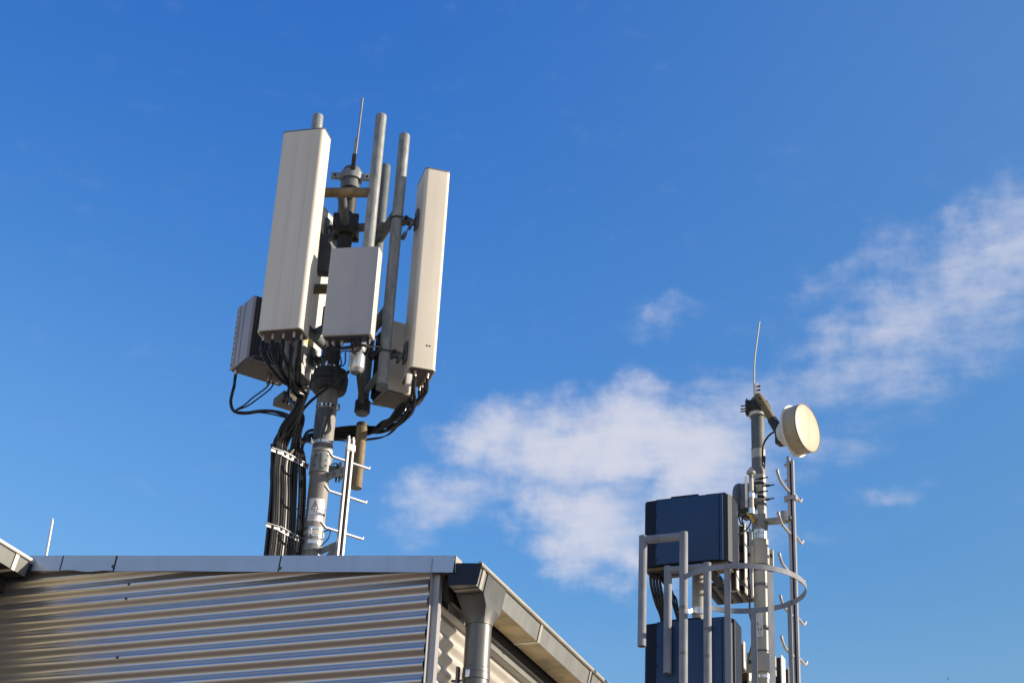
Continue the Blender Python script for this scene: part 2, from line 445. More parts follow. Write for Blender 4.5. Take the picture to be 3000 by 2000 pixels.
# ------------------------------------------------------------------ the metal shed with the verge, gutter and downpipe
PIT, AMP = .0748, .0088
Z0 = 4.391                                        # height at which the corrugation faces straight down (from the photograph)
def wave(z, amp=AMP):
    return -amp * math.cos(2 * math.pi * (z - Z0) / PIT + math.pi / 2)
def ztop(s):
    return 4.612 - .097 * s                       # top edge of the sloping verge
def corrugated(name, parent, material, p_of, s0, s1, z0, ztopf, ncol, per=14, off=lambda z: 0.0, amp=AMP):
    mb = MB(); dz = PIT / per
    zmax = max(ztopf(s0), ztopf(s1)); rows = int((zmax - z0) / dz) + 1
    grid = []
    for r in range(rows + 1):
        row = []
        for c in range(ncol + 1):
            s = s0 + (s1 - s0) * c / ncol
            z = min(z0 + r * dz, ztopf(s))
            w = noise.noise(V((s * 1.1, z * .35, 3.1))) * .0022 + noise.noise(V((s * .5, z * 2.2, 9.7))) * .0013
            row.append(mb.bm.verts.new(p_of(s, wave(z, amp) + off(z) + w, z)))
        grid.append(row)
    for r in range(rows):
        for c in range(ncol):
            q = (grid[r][c], grid[r][c + 1], grid[r + 1][c + 1], grid[r + 1][c])
            if (q[0].co - q[3].co).length < 1e-6 and (q[1].co - q[2].co).length < 1e-6: continue
            mb.bm.faces.new(q)
    bmesh.ops.remove_doubles(mb.bm, verts=mb.bm.verts, dist=1e-6)
    return mb.build(name, material, parent, ang=60)

shed = thing('metal_shed', 'low shed clad in shiny horizontal corrugated aluminium with sloping verge, gutter and round downpipe', 'shed', W(0, 0, 0))
zs = onpl(600, 1742, W(0, 0, 0), nL).z
zs = Z0 + round((zs - Z0) / PIT) * PIT - .006
corrugated('front_wall', shed, 'corrugated_aluminium', lambda s, n, z: W(s, n, z), -2.449, -.056, 0.0, lambda s: min(zs, ztop(s) - .05), 26)
fw = corrugated('front_wall', shed, 'corrugated_aluminium', lambda s, n, z: W(s, n + .0025, z), -2.449, -.056, zs - .012, lambda s: ztop(s) - .045, 26)
side = corrugated('side_wall', shed, 'corrugated_side', lambda s, n, z: W(-.012 + n, -s, z), .02, 7.0, 0.0, lambda s: 4.40, 40, amp=.0115)
mb = MB(); mb.box(W(-1.26, -.03, 2.2), 1.19, .008, 2.2, tL, nL, Z); mb.build('wall_backing', 'soffit_shade', shed)  # near-black sheet paints the dark gap beside the corner trim
# screws of the front sheets
def screw(p, n, parent, r=.0062):
    mb = MB(); mb.lathe([(0, .0075), (r * .6, .007), (r * .85, .004), (r, .002), (r * 1.25, .0015), (r * 1.25, 0)], p, n, 10)
    return mb.build('screw', 'alu_dark', parent)
for (u, v) in ((375, 1731), (367, 1773), (347, 1904), (1261, 1735), (1248, 1874), (1241, 1970), (1255, 1810)):
    p = onpl(u, v, W(0, .009, 0), nL)
    s_, n_, z_ = wsnz(p)
    k = round((z_ - Z0 - PIT * .25) / PIT)
    zc = Z0 + PIT * .25 + k * PIT
    if abs(z_ - zc) > PIT * .5: zc = z_
    screw(W(s_, AMP + .002, zc), nL, fw)
# verge flashing in four lengths with slanted lap joints
ends = [wsnz(onpl(u, v, W(0, .038, 0), nL))[0] for u, v in ((183, 1650), (339, 1652), (822, 1652))]
slope = V(tL) + Z * -.097; slope.normalize(); perp = (Z + tL * .097).normalized()
segs = [(-4.6, ends[0]), (ends[0], ends[1]), (ends[1], ends[2]), (ends[2], .085)]
for i, (a, b) in enumerate(segs):
    mb = MB()
    o = .0022 * (i % 2)
    zb = .082
    def P(s, n, dz):
        return W(s, n, ztop(s)) + perp * dz
    nseg = 10
    f0, f1, f2, f3 = [], [], [], []
    for k in range(nseg + 1):
        s = a + (b - a) * k / nseg
        wob = noise.noise(V((s * 2.5, i * 3.3, 0))) * .0025 + (.004 * math.sin((s - a) / (b - a) * 9) if i == 1 else 0)
        f0.append(mb.bm.verts.new(P(s, .038 + o, 0)))
        f1.append(mb.bm.verts.new(P(s, .038 + o + noise.noise(V((s * 3, 5, i))) * .0012, -zb + wob)))
        f2.append(mb.bm.verts.new(P(s, .026 + o, -zb + wob + .004)))
        f3.append(mb.bm.verts.new(P(s, -.15, .002)))
    for k in range(nseg):
        for A, B in ((f0, f1), (f1, f2), (f3, f0)):
            mb.bm.faces.new((A[k], A[k + 1], B[k + 1], B[k]))
    mb.build('verge_flashing', 'fascia', shed)
for e, (u, v) in zip(ends[1:], ((331, 1658), (820, 1663))):
    p = wsnz(onpl(u, v, W(0, .041, 0), nL)); screw(W(p[0], .041, p[2]), nL, shed, .007)
for e in ends:                                     # open lap of each joint
    mb = MB(); c0 = W(e, .0395, ztop(e)) - perp * .042
    mb.box(c0 , .0032, .0015, .0405, slope, nL, perp); mb.build('lap_joint', 'hole_black', shed)
# return of the verge at the eave: bright turned-up tip and the right end piece
mb = MB(); mb.prism([(.0, 0), (.0, -.080), (-.075, -.080), (-.075, -.002)], W(.0862, .038, ztop(.085)), nL, Z, tL, .0015); mb.build('verge_end', 'zinc_light', shed)
mb = MB(); p = onpl(1297, 1622, W(0, -.02, 0), nL); p2 = onpl(1313, 1634, W(0, -.02, 0), nL)
mb.prism([(0, 0), (.026, -.022), (.012, -.024)], p, tL, Z, -nL, .008); mb.build('flashing_tip', 'zinc_light', shed)
# roof and hidden walls
mb = MB(); mb.prism([(-4.6, ztop(-4.6) - .006), (.07, ztop(.07) - .006), (.07, ztop(.07) - .07), (-4.6, ztop(-4.6) - .07)], W(0, .02, 0), tL, Z, -nL, 7.2)
mb.build('roof', 'roof_sheet', shed)
mb = MB(); mb.box(W(-4.58, -3.5, 2.2), .02, 3.5, 2.2, tL, nL, Z); mb.box(W(-2.3, -7.02, 2.2), 2.28, .02, 2.2, tL, nL, Z); mb.build('back_wall', 'render_wall', shed)
# corner trim: T profile
mb = MB()
zt = 4.535
mb.box(W(-.0305, .024, zt / 2), .0013, .0155, zt / 2, tL, nL, Z)
mb.box(W(-.0145, .0115, zt / 2), .0145, .0015, zt / 2, tL, nL, Z)
mb.box(W(.0015, -.006, zt / 2), .0014, .019, zt / 2, tL, nL, Z)
mb.build('corner_trim', 'alu', shed)
mb = MB(); mb.box(W(-.0305, .0420, 4.555), .0014, .0024, .045, tL, nL, Z); mb.build('corner_trim', 'alu', shed)
# eave board and drip flashing under the gutter
mb = MB(); mb.box(W(.022, -3.6, 4.475), .012, 3.58, .06, tL, nL, Z); mb.build('eave_board', 'soffit_shade', shed)
mb = MB(); mb.box(W(.022, -3.62, 4.396), .0015, 3.56, .020, tL, nL, Z); mb.box(W(.030, -3.62, 4.4165), .0095, 3.56, .0022, tL, nL, Z); mb.build('drip_flashing', 'zinc', shed)
# box gutter
ZT, ZB, SO, SI = 4.560, 4.462, .200, .058
gut = MB()
prof = [(SI, ZT), (SI + .003, ZT), (SI + .003, ZB + .003), (SO - .020, ZB + .003), (SO - .003, ZT - .010), (SO, ZT - .010), (SO - .017, ZB), (SI, ZB)]
gut.prism(prof, W(0, .028, 0), tL, Z, -nL, 7.1)
gutter = gut.build('gutter', 'zinc', shed)
mb = MB(); mb.prism([(SI + .004, ZB - .0015), (SO - .019, ZB - .0015), (SO - .019, ZB - .0005), (SI + .004, ZB - .0005)], W(0, -.33, 0), tL, Z, -nL, 6.7); mb.build('gutter_base', 'zinc_stained', gutter)
mb = MB(); mb.cyl(W(SO + .006, .031, ZT - .002), W(SO + .006, -7.07, ZT - .002), .0105, seg=16); mb.build('gutter_bead', 'zinc_light', gutter)
mb = MB(); mb.prism([(SI - .004, ZT + .013), (SO + .017, ZT - .004), (SO - .003, ZB - .006), (SI - .004, ZB + .004)], W(0, .030, 0), tL, Z, nL, .003); mb.build('end_cap', 'zinc_shaded', gutter)
for nb in (-.020, -.785, -1.535, -2.285, -3.035):
    mb = MB()
    d = (V((SO - (SO - .017), ZT - .010 - ZB)))
    mb.prism([(SO + .0006, ZT - .012), (SO + .0040, ZT - .012), (SO - .0135, ZB - .0035), (SI, ZB - .0035), (SI, ZB - .0006), (SO - .0165, ZB - .0006)], W(0, nb, 0), tL, Z, -nL, .026)
    mb.build('gutter_bracket', 'zinc_light', gutter)
    mb = MB()
    mb.prism([(SO + .0003, ZT - .012), (SO + .0012, ZT - .012), (SO - .0162, ZB - .0012), (SI, ZB - .0012), (SI, ZB - .0005), (SO - .0168, ZB - .0005)], W(0, nb + .006, 0), tL, Z, -nL, .006)
    mb.build('bracket_line', 'hole_black', gutter)  # thin black strip beside each strap
# outlet hopper and downpipe
PC = V((.130, -.175)); PR = .060
mb = MB(); seg = 24
tops = [(.052, -.075), (SO + .006, -.075), (SO + .006, -.30), (.052, -.30)]
def hop_top(i):
    a = 2 * math.pi * i / seg; x, y = math.cos(a), math.sin(a); m_ = max(abs(x), abs(y)); x, y = x / m_, y / m_
    return V((.129 + .077 * x, -.1875 + .1125 * y))
levels = []
for f, z in ((0, ZT - .015), (0, ZB - .010), (.45, ZB - .055), (.86, ZB - .100), (1, ZB - .130)):
    ring = []
    for i in range(seg):
        a = 2 * math.pi * i / seg
        q = hop_top(i).lerp(PC + V((math.cos(a), math.sin(a))) * (PR + .003), f)
        if z > ZB + .02: q = q
        else:
            pass
        ring.append(mb.bm.verts.new(W(q.x - (.018 if (z <= ZB and f < .2 and q.x > .15) else 0), q.y, z)))
    levels.append(ring)
for A, B in zip(levels, levels[1:]):
    for i in range(seg): mb.bm.faces.new((A[i], A[(i + 1) % seg], B[(i + 1) % seg], B[i]))
mb.build('outlet_hopper', 'zinc_pipe', gutter, ang=18)  # dark zinc puts the shade under the gutter into the hopper's colour
def WP(r, z, a=0): return W(PC.x, PC.y, z)
mb = MB(); mb.cyl(W(PC.x, PC.y, 0), W(PC.x, PC.y, ZB - .118), PR, seg=40)
mb.lathe([(PR, 4.105), (PR + .0025, 4.108), (PR + .0025, 4.128), (PR, 4.131)], W(PC.x, PC.y, 0), Z, 40)
pipe = mb.build('downpipe', 'zinc_pipe', shed)
mb = MB(); mb.lathe([(PR, 4.074), (PR + .004, 4.075), (PR + .004, 4.105), (PR, 4.106)], W(PC.x, PC.y, 0), Z, 40)
mb.bar(W(PC.x - .05, PC.y - .03, 4.09), W(.0, PC.y - .03, 4.09), .018, .01)
mb.box(W(.06, PC.y + .045, 4.085), .006, .012, .045, tL, nL, Z); mb.build('pipe_clamp', 'zinc_pipe', pipe)
mb = MB(); mb.box(W(PC.x - .012, PC.y + PR + .008, 4.09), .009, .006, .018, tL, nL, Z, .002); mb.build('clamp_lug', 'steel_bright', pipe)

# ------------------------------------------------------------------ neighbouring wing at the far left, only the end of its gutter shows
wing = thing('adjoining_building', 'dark adjoining building at the left edge, only its box gutter end showing', 'building', W(-2.8, .35, 0))
mb = MB(); mb.box(W(-2.53, .33, 2.3), .05, .29, 2.3, tL, nL, Z); mb.box(W(-4.5, .67, 2.3), 2.02, .05, 2.3, tL, nL, Z); mb.build('wall', 'render_wall', wing)
mb = MB(); mb.box(W(-2.472, .36, 4.02), .006, .34, .63, tL, nL, Z); mb.build('reflected_board', 'cream_board', wing)  # unseen board added for the cream bands mirrored in the shed wall
LT, LB, LO, LI = 4.800, 4.712, -2.262, -2.405
mb = MB(); mb.prism([(LO - .02, LT + .0), (-6.5, LT + .9), (-6.5, LT + .82), (LI, LT - .06)], W(0, .06, 0), tL, Z, nL, .72); mb.build('roof', 'roof_sheet', wing)
mb = MB(); mb.prism([(LI, LT - .004), (LI, LB), (LO - .017, LB), (LO, LT - .010), (LO - .003, LT - .010), (LO - .02, LB + .003), (LI + .003, LB + .003), (LI + .003, LT - .004)], W(0, .055, 0), tL, Z, nL, .72)
lg = mb.build('gutter', 'zinc', wing)
mb = MB(); mb.cyl(W(LO + .004, .004, LT), W(LO + .004, .775, LT), .0105, seg=16); mb.build('gutter_bead', 'dish_white', lg)
mb = MB(); mb.prism([(LI, LT - .004), (LI, LB - .006), (LO - .006, LB - .008), (LO + .011, LT - .020)], W(0, .042, 0), tL, Z, nL, .013); mb.build('end_cap', 'zinc_shaded', lg)
mb = MB(); mb.prism([(LI, LT - .004), (LI, LB - .002), (LO - .015, LB - .002), (LO + .003, LT - .010)], W(0, .7755, 0), tL, Z, nL, .003); mb.build('end_cap', 'zinc', lg)
mb = MB(); mb.prism([(LI + .002, LB - .001), (LO - .02, LB - .001), (LO - .02, LB - .0004), (LI + .002, LB - .0004)], W(0, .056, 0), tL, Z, nL, .70); mb.build('gutter_base', 'soffit_shade', lg)  # near-black sheet paints the deep shade under this gutter
for nb in (.148,):
    mb = MB(); mb.prism([(LO + .0006, LT - .012), (LO + .0036, LT - .012), (LO - .0135, LB - .0035), (LI, LB - .0035), (LI, LB - .0012), (LO - .0165, LB - .0012)], W(0, nb, 0), tL, Z, nL, .028)
    mb.build('gutter_bracket', 'dish_white', lg)
    mb = MB(); mb.prism([(LO + .0003, LT - .012), (LO + .0010, LT - .012), (LO - .0162, LB - .0012), (LO - .0168, LB - .0005)], W(0, nb + .028, 0), tL, Z, nL, .004)
    mb.build('bracket_line', 'hole_black', lg)  # thin black strip along the strap
# soffit under the left gutter
mb = MB(); mb.box(W(-2.44, .37, 4.69), .04, .33, .05, tL, nL, Z); mb.build('eave_board', 'soffit_shade', wing)

# lightning rod standing on the shed roof at the left
a, b = at(155, 1517, 9.5), at(138, 1645, 9.5)
t = thing('lightning_rod', 'thin pale lightning rod standing alone behind the shed roof edge', 'lightning rod', (a.x, 9.5, 4.55), 'lightning rods')
mb = MB(); mb.tube([(a.x, 9.5, 4.55), (a.x, 9.5, a.z - .02), (a.x, 9.5, a.z)], lambda q: .0072 if q < .9 else .0072 - .05 * (q - .9), 10, 0); mb.build('rod', 'dish_white', t)
mb = MB(); mb.lathe([(.09, 0), (.09, .05), (.06, .07), (.012, .075), (.012, .1)], (a.x, 9.5, 4.50), Z, 20); mb.build('foot', 'tape_grey', t)

# ------------------------------------------------------------------ LEFT MAST
MX, MY = -1.410, 12.6
def mu(v): return 915 + (1612 - v) * (1026 - 915) / (1612 - 535)
def mz(v): return at(mu(v), v, MY).z
def MP(z, dx=0, dy=0): return V((MX + dx, MY + dy, z))
mast = thing('antenna_mast', 'weathered grey tubular mast behind the shed, carrying the tall panel antennas', 'mast', MP(0), 'antenna masts')
zfl = mz(1110)
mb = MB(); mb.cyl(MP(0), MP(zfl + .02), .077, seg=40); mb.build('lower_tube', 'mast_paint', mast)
mb = MB(); mb.cyl(MP(zfl), MP(mz(545)), .0605, seg=36); mb.build('upper_tube', 'mast_dark', mast)  # dark weathered tube, the panels' shade also put into its colour
# bolted rubber-seated flange
mb = MB(); za, zb = mz(1143), mz(1092)
h = zb - za
mb.lathe([(.078, za - .012), (.128, za - .010), (.138, za + .01), (.141, za + h * .30), (.134, za + h * .33), (.134, za + h * .38), (.143, za + h * .40), (.143, za + h * .66), (.134, za + h * .69), (.134, za + h * .73), (.137, za + h * .75), (.134, za + h), (.10, za + h + .012), (.060, za + h + .014)], MP(0), Z, 44)
mb.build('flange_seal', 'rubber', mast)
for k in range(3):
    a = R(-90 + 120 * k + 20)
    mb = MB(); mb.box(MP(za + h * .5) + V((math.cos(a), math.sin(a), 0)) * .142, .012, .022, h * .42, (math.cos(a), math.sin(a), 0), (-math.sin(a), math.cos(a), 0), Z, .004); mb.build('flange_lug', 'rubber', mast)
mb = MB(); mb.box(MP(za + .02, .115, -.05), .02, .03, .055, (1, 0, 0), (0, 1, 0), Z, .006); mb.build('flange_lug', 'rubber', mast)
def band(z, h, r, m='steel_bright', parent=None, name='hose_clamp', slots=0, c=None, lug=None):
    mb = MB(); cc = c or MP(0)
    mb.lathe([(r - .006, z - h / 2), (r, z - h / 2), (r, z + h / 2), (r - .006, z + h / 2)], cc, Z, 40)
    o = mb.build(name, m, parent or mast)
    if slots:
        mb = MB()
        for k in range(slots):
            a = 2 * math.pi * k / slots
            d = V((math.cos(a), math.sin(a), 0))
            mb.box(V((cc.x, cc.y, z)) + d * (r + .0005), .0015, r * 1.3 / slots, h * .36, d, Z.cross(d), Z)
        mb.build_each('clamp_slot', 'hole_black', o)
    if lug is not None:
        d = V((math.cos(lug), math.sin(lug), 0)); mb = MB()
        mb.box(V((cc.x, cc.y, z)) + d * (r + .012), .014, .012, h * .8, d, Z.cross(d), Z, .003)
        mb.cyl(V((cc.x, cc.y, z - .03)) + d * (r + .022), V((cc.x, cc.y, z + .03)) + d * (r + .022), .005, seg=8)
        mb.build('clamp_screw', 'steel_bright', o)
    return o
band(mz(1196), .028, .0805, slots=14, lug=R(-20))
band(zb + .030, .028, .066, slots=9, lug=R(-110))
# torn wrap round the mast between the clamps
mb = MB(); zt_, zb_ = mz(1206), mz(1294)
rows, cols = 14, 40; G = []
for r_ in range(rows + 1):
    G.append([])
    for c_ in range(cols + 1):
        a = R(-205) + R(165) * c_ / cols
        f = r_ / rows
        zz = zt_ + (zb_ - zt_) * f + (noise.noise(V((c_ * .6, 2, 0))) * .018 if r_ == rows else 0)
        a2 = a - R(38) * f * (c_ / cols) ** 2
        rr = .0815 + .003 * noise.noise(V((c_ * .35, f * 2.2, 5))) + .0025 * math.sin(c_ * .9 + f * 2)
        G[-1].append(mb.bm.verts.new(MP(zz) + V((math.cos(a2), math.sin(a2), 0)) * rr))
for r_ in range(rows):
    for c_ in range(cols): mb.bm.faces.new((G[r_][c_], G[r_][c_ + 1], G[r_ + 1][c_ + 1], G[r_ + 1][c_]))
mb.build('weather_wrap', 'tarp', mast)
band(mz(1302), .022, .0815, lug=R(-150)); band(mz(1316), .045, .0795, 'tape_grey', name='sleeve'); band(mz(1325), .022, .083, 'mast_white', slots=0)
band(mz(1340), .020, .084)
# clamp collar with hinge plate
zc0, zc1 = mz(1390), mz(1338)
mb = MB(); mb.lathe([(.078, zc0), (.0875, zc0), (.0875, zc0 + .008), (.0855, zc0 + .01), (.0855, zc1), (.078, zc1)], MP(0), Z, 44); collar = mb.build('clamp_collar', 'galvanised', mast)
d = V((.22, -.975, 0)); mb = MB(); mb.box(MP((zc0 + zc1) / 2 + .012) + d * .095, .010, .014, (zc1 - zc0) * .46, d, Z.cross(d), Z, .002)
mb.box(MP((zc0 + zc1) / 2 + .03) + V((.36, -.93, 0)) * .092, .01, .018, .02, (.36, -.93, 0), (.93, .36, 0), Z, .002); mb.build('hinge_plate', 'galvanised', collar)
mb = MB()
for dz, aa in ((-.03, -118), (.05, -112), (-.03, -60), (.055, -55)):
    dd = V((math.cos(R(aa)), math.sin(R(aa)), 0)); mb.cyl(MP((zc0 + zc1) / 2 + dz) + dd * .084, MP((zc0 + zc1) / 2 + dz) + dd * .092, .006, seg=8)
mb.build_each('collar_bolt', 'hole_black', collar)
# warning sticker, curved on the tube
def curved(z0, z1, a0, a1, r, name, m, parent, n=14):
    mb = MB(); top, bot = [], []
    for k in range(n + 1):
        a = R(a0 + (a1 - a0) * k / n); dd = V((math.cos(a), math.sin(a), 0)) * r
        top.append(mb.bm.verts.new(MP(z1) + dd)); bot.append(mb.bm.verts.new(MP(z0) + dd))
    for k in range(n): mb.bm.faces.new((bot[k], bot[k + 1], top[k + 1], top[k]))
    return mb.build(name, m, parent)
zs0, zs1 = mz(1536), mz(1470)
stick = curved(zs0, zs1, -130, -38, .0785, 'warning_sticker', 'sticker_white', mast)
def cpt(a, z, r=.0792): return MP(z) + V((math.cos(R(a)), math.sin(R(a)), 0)) * r
def stroke(a0, z0, a1, z1, w, parent, r=.0792):
    mb = MB(); n = 6; A, B = [], []
    da, dzz = (a1 - a0), (z1 - z0)
    Lm = math.hypot(R(da) * r, dzz); pa, pz = -dzz / Lm * w / 2, R(da) * r / Lm * w / 2
    for k in range(n + 1):
        f = k / n; a, z = a0 + da * f, z0 + dzz * f
        A.append(mb.bm.verts.new(cpt(a + math.degrees(pa / r), z + pz, r))); B.append(mb.bm.verts.new(cpt(a - math.degrees(pa / r), z - pz, r)))
    for k in range(n): mb.bm.faces.new((A[k], A[k + 1], B[k + 1], B[k]))
    return mb
hh = zs1 - zs0
ink = MB()
def addst(*q):
    mb = stroke(*q, None)
    for f in mb.bm.faces: ink.face([v.co.copy() for v in f.verts])
    mb.bm.free()
zt0, zt1 = zs0 + hh * .50, zs0 + hh * .88
addst(-112, zt0, -72, zt0, .004); addst(-112, zt0, -92, zt1, .004); addst(-72, zt0, -92, zt1, .004)
addst(-92, zt0 + .015, -92, zt0 + .055, .005); addst(-98, zt0 + .02, -96, zt0 + .035, .003); addst(-88, zt0 + .02, -88, zt0 + .04, .003)
for k in range(3): addst(-118, zs0 + hh * (.10 + .07 * k), -80 + 4 * k, zs0 + hh * (.10 + .07 * k), .003)
addst(-96, zs0 + hh * .36, -90, zs0 + hh * .44, .006); addst(-80, zs0 + hh * .36, -80, zs0 + hh * .46, .005)
ink.build('sticker_print', 'ink', stick)
band(mz(1493), .018, .0782, 'steel_bright')
for v_, hh_, m_ in ((1556, .020, 'steel_bright'), (1568, .035, 'mast_white'), (1578, .016, 'steel_bright'), (1596, .030, 'steel_bright'), (1612, .05, 'galvanised')):
    band(mz(v_), hh_, .0815 if m_ != 'galvanised' else .085, m_, slots=0, lug=R(-100) if v_ == 1568 else None)
# mast head: wider sleeve, two-ear clamp
zh0, zh1 = mz(590), mz(497)
mb = MB(); mb.cyl(MP(mz(555)), MP(mz(500)), .074, seg=36); mb.lathe([(.074, mz(500)), (.070, mz(500) + .012), (0, mz(500) + .02)], MP(0), Z, 36); mb.build('head_sleeve', 'galvanised_dull', mast)
zc = mz(520)
mb = MB(); mb.lathe([(.075, zc - .035), (.092, zc - .035), (.096, zc), (.092, zc + .035), (.075, zc + .035)], MP(0), Z, 36)
for s_ in (-1, 1): mb.box(MP(zc - .012, s_ * .125, -.03), .042, .016, .03, (1, 0, 0), (0, 1, 0), Z, .008)
mb.build('head_clamp', 'galvanised', mast)
mb = MB()
for s_ in (-1, 1): mb.cyl(MP(zc - .012, s_ * .135, -.05), MP(zc - .012, s_ * .135, -.044), .010, seg=10)
mb.build_each('clamp_hole', 'hole_black', mast)
mb = MB(); mb.box(MP(mz(585), .012, -.05), .018, .02, .03, bev=.006); mb.build('pivot_bolt', 'mast_dark', mast)

# antenna support frame: three sectors of two vertical pipes on cross tubes
ZTOP, ZBOT = 10.02, 7.683
P1, P2 = V((-1.671, 12.05, 0)), V((-1.155, 12.0, 0))
PCc, PB = V((-.972, 12.26, 0)), V((-1.147, 12.73, 0))
P3a, P3b = V((-1.50, 13.02, 0)), V((-1.715, 12.55, 0))
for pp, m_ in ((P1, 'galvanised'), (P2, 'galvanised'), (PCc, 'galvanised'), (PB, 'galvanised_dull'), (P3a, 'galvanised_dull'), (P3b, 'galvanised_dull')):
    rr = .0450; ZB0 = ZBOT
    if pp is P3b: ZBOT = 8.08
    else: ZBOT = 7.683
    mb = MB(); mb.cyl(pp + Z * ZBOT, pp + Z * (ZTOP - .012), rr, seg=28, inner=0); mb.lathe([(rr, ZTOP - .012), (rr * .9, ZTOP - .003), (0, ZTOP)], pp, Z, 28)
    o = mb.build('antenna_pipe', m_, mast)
    mb = MB(); mb.lathe([(rr + .002, ZBOT - .004), (rr + .002, ZBOT + .03), (rr, ZBOT + .032)], pp, Z, 28); mb.lathe([(0, ZBOT - .004), (rr + .002, ZBOT - .004)], pp, Z, 28); mb.build('pipe_cap', 'galvanised_dull', o)
mb = MB(); mb.lathe([(.040, 7.672), (.060, 7.70), (.0625, 7.71), (.0625, 7.86), (.0640, 7.862), (.0640, 7.868), (.0625, 7.87), (.0625, 8.03), (.045, 8.04)], P2, Z, 32); mb.build('pipe_sleeve', 'steel_bright', mast)
Z1, Z2 = 9.275, 8.395
for k, zz in enumerate((Z1, Z2)):
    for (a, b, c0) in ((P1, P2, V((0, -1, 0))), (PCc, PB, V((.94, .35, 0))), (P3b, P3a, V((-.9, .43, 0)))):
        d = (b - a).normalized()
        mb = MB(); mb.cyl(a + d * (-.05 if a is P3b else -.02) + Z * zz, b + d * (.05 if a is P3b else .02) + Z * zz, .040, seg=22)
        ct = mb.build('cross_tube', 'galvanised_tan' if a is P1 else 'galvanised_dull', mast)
        mid = (a + b) / 2
        q = V((MX, MY, 0)); dv = (mid - q)
        drop = .05
        mb = MB(); mb.cyl(q + dv * .12 + Z * (zz + .02), mid + Z * zz, .036, seg=20); mb.build('radial_arm', 'galvanised_dull', mast)
    mb = MB(); zz2 = zz + .03
    for s_ in (-1, 1):
        mb.box(MP(zz2, 0, s_ * .078), .105, .020, .085, bev=.012)
    mb.lathe([(.06, zz2 - .06), (.078, zz2 - .06), (.078, zz2 + .06), (.06, zz2 + .06)], MP(0), Z, 28)
    for ax_ in (-1, 1):
        for bz in (-1, 1): mb.cyl(MP(zz2 + .055 * bz, .088 * ax_, -.12), MP(zz2 + .055 * bz, .088 * ax_, .12), .008, seg=8)
    mb.build('arm_hub', 'mast_dark', mast)
# U-bolts
def ubolt(pp, z, d, parent, r=.05):
    d = V(d).normalized(); s = Z.cross(d); mb = MB()
    mb.tube([pp + Z * z + d * .11 + s * r] + [pp + Z * z + s * r * math.cos(a) - d * r * math.sin(a) for a in (0, .5, 1.05, 1.57, 2.09, 2.64, 3.14)] + [pp + Z * z + d * .11 - s * r], .006, 8, 3)
    mb.bar(pp + Z * z + d * .062 + s * .075, pp + Z * z + d * .062 - s * .075, .03, .012)
    return mb.build('u_bolt', 'mast_dark', parent)
# lower clamp that ties the two inner pipes
mb = MB(); zq = 7.66
mb.bar(P2 + Z * 7.78, PB + Z * 7.745, .035, .05, bev=.008); mb.cyl(PB + Z * 7.70, PB + Z * 7.79, .062, seg=20); mb.build('tie_clamp', 'rubber', mast)
mb = MB(); mb.bar(PB + Z * 7.86, PCc + Z * 7.86 , .04, .05, bev=.008); mb.build('tie_clamp', 'galvanised_dull', mast)
# short stub pipe on a side arm, behind the ladder
sp = V((at(1052, 1340, 12.62).x, 12.62, 0)); sz1, sz0 = at(1060, 1243, 12.62).z, at(1050, 1430, 12.62).z
mb = MB(); mb.cyl(sp + Z * sz0, sp + Z * sz1, .043, seg=26); stub = mb.build('stub_pipe', 'galvanised_tan', mast)
mb = MB(); mb.lathe([(.046, sz1 - .02), (.046, sz1 + .004), (.04, sz1 + .01), (0, sz1 + .012)], sp, Z, 24); mb.build('pipe_cap', 'rubber', stub)
zsa = mz(1378)
mb = MB(); mb.bar(MP(zsa, .07, .0), sp + Z * zsa, .055, .075, bev=.004); mb.box(MP(zsa, .155, -.01), .012, .05, .055, bev=.003); mb.build('side_arm', 'galvanised_dull', mast)
mb = MB()
for q in (.13, .155): mb.cyl(MP(zsa - .1, q, -.03), MP(zsa + .05, q, -.03), .008, seg=8)
mb.build_each('side_arm_bolt', 'mast_dark', mast)

# lightning rod on the mast head
tip, bs = at(1068, 288, 12.52), at(1038, 480, 12.52)
lr = thing('lightning_rod', 'slim steel lightning rod clamped on top of the antenna mast between the pipes', 'lightning rod', (bs.x, 12.52, bs.z - .05), 'lightning rods')
top = V((bs.x + .012, 12.52, tip.z)); base = V((bs.x, 12.52, bs.z - .09))
mb = MB(); mb.tube([base, base.lerp(top, .5), top], .0085, 10, 0); mb.build('rod', 'galvanised', lr)
q = at(1050, 405, 12.52)
mb = MB(); mb.tube([base + V((-.014, -.004, 0)), V((base.x - .008, 12.515, q.z))], .006, 8, 0); mb.build('lower_rod', 'galvanised_dull', lr)
mb = MB(); mb.box((bs.x - .004, 12.505, bs.z + .01), .018, .010, .075, bev=.003); hb = mb.build('rod_holder', 'mast_dark', lr)
mb = MB()
for dz in (-.03, .0, .03): mb.cyl((bs.x - .004, 12.489, bs.z + .02 + dz), (bs.x - .004, 12.494, bs.z + .02 + dz), .007, seg=8)
mb.build_each('holder_screw', 'hole_black', hb)

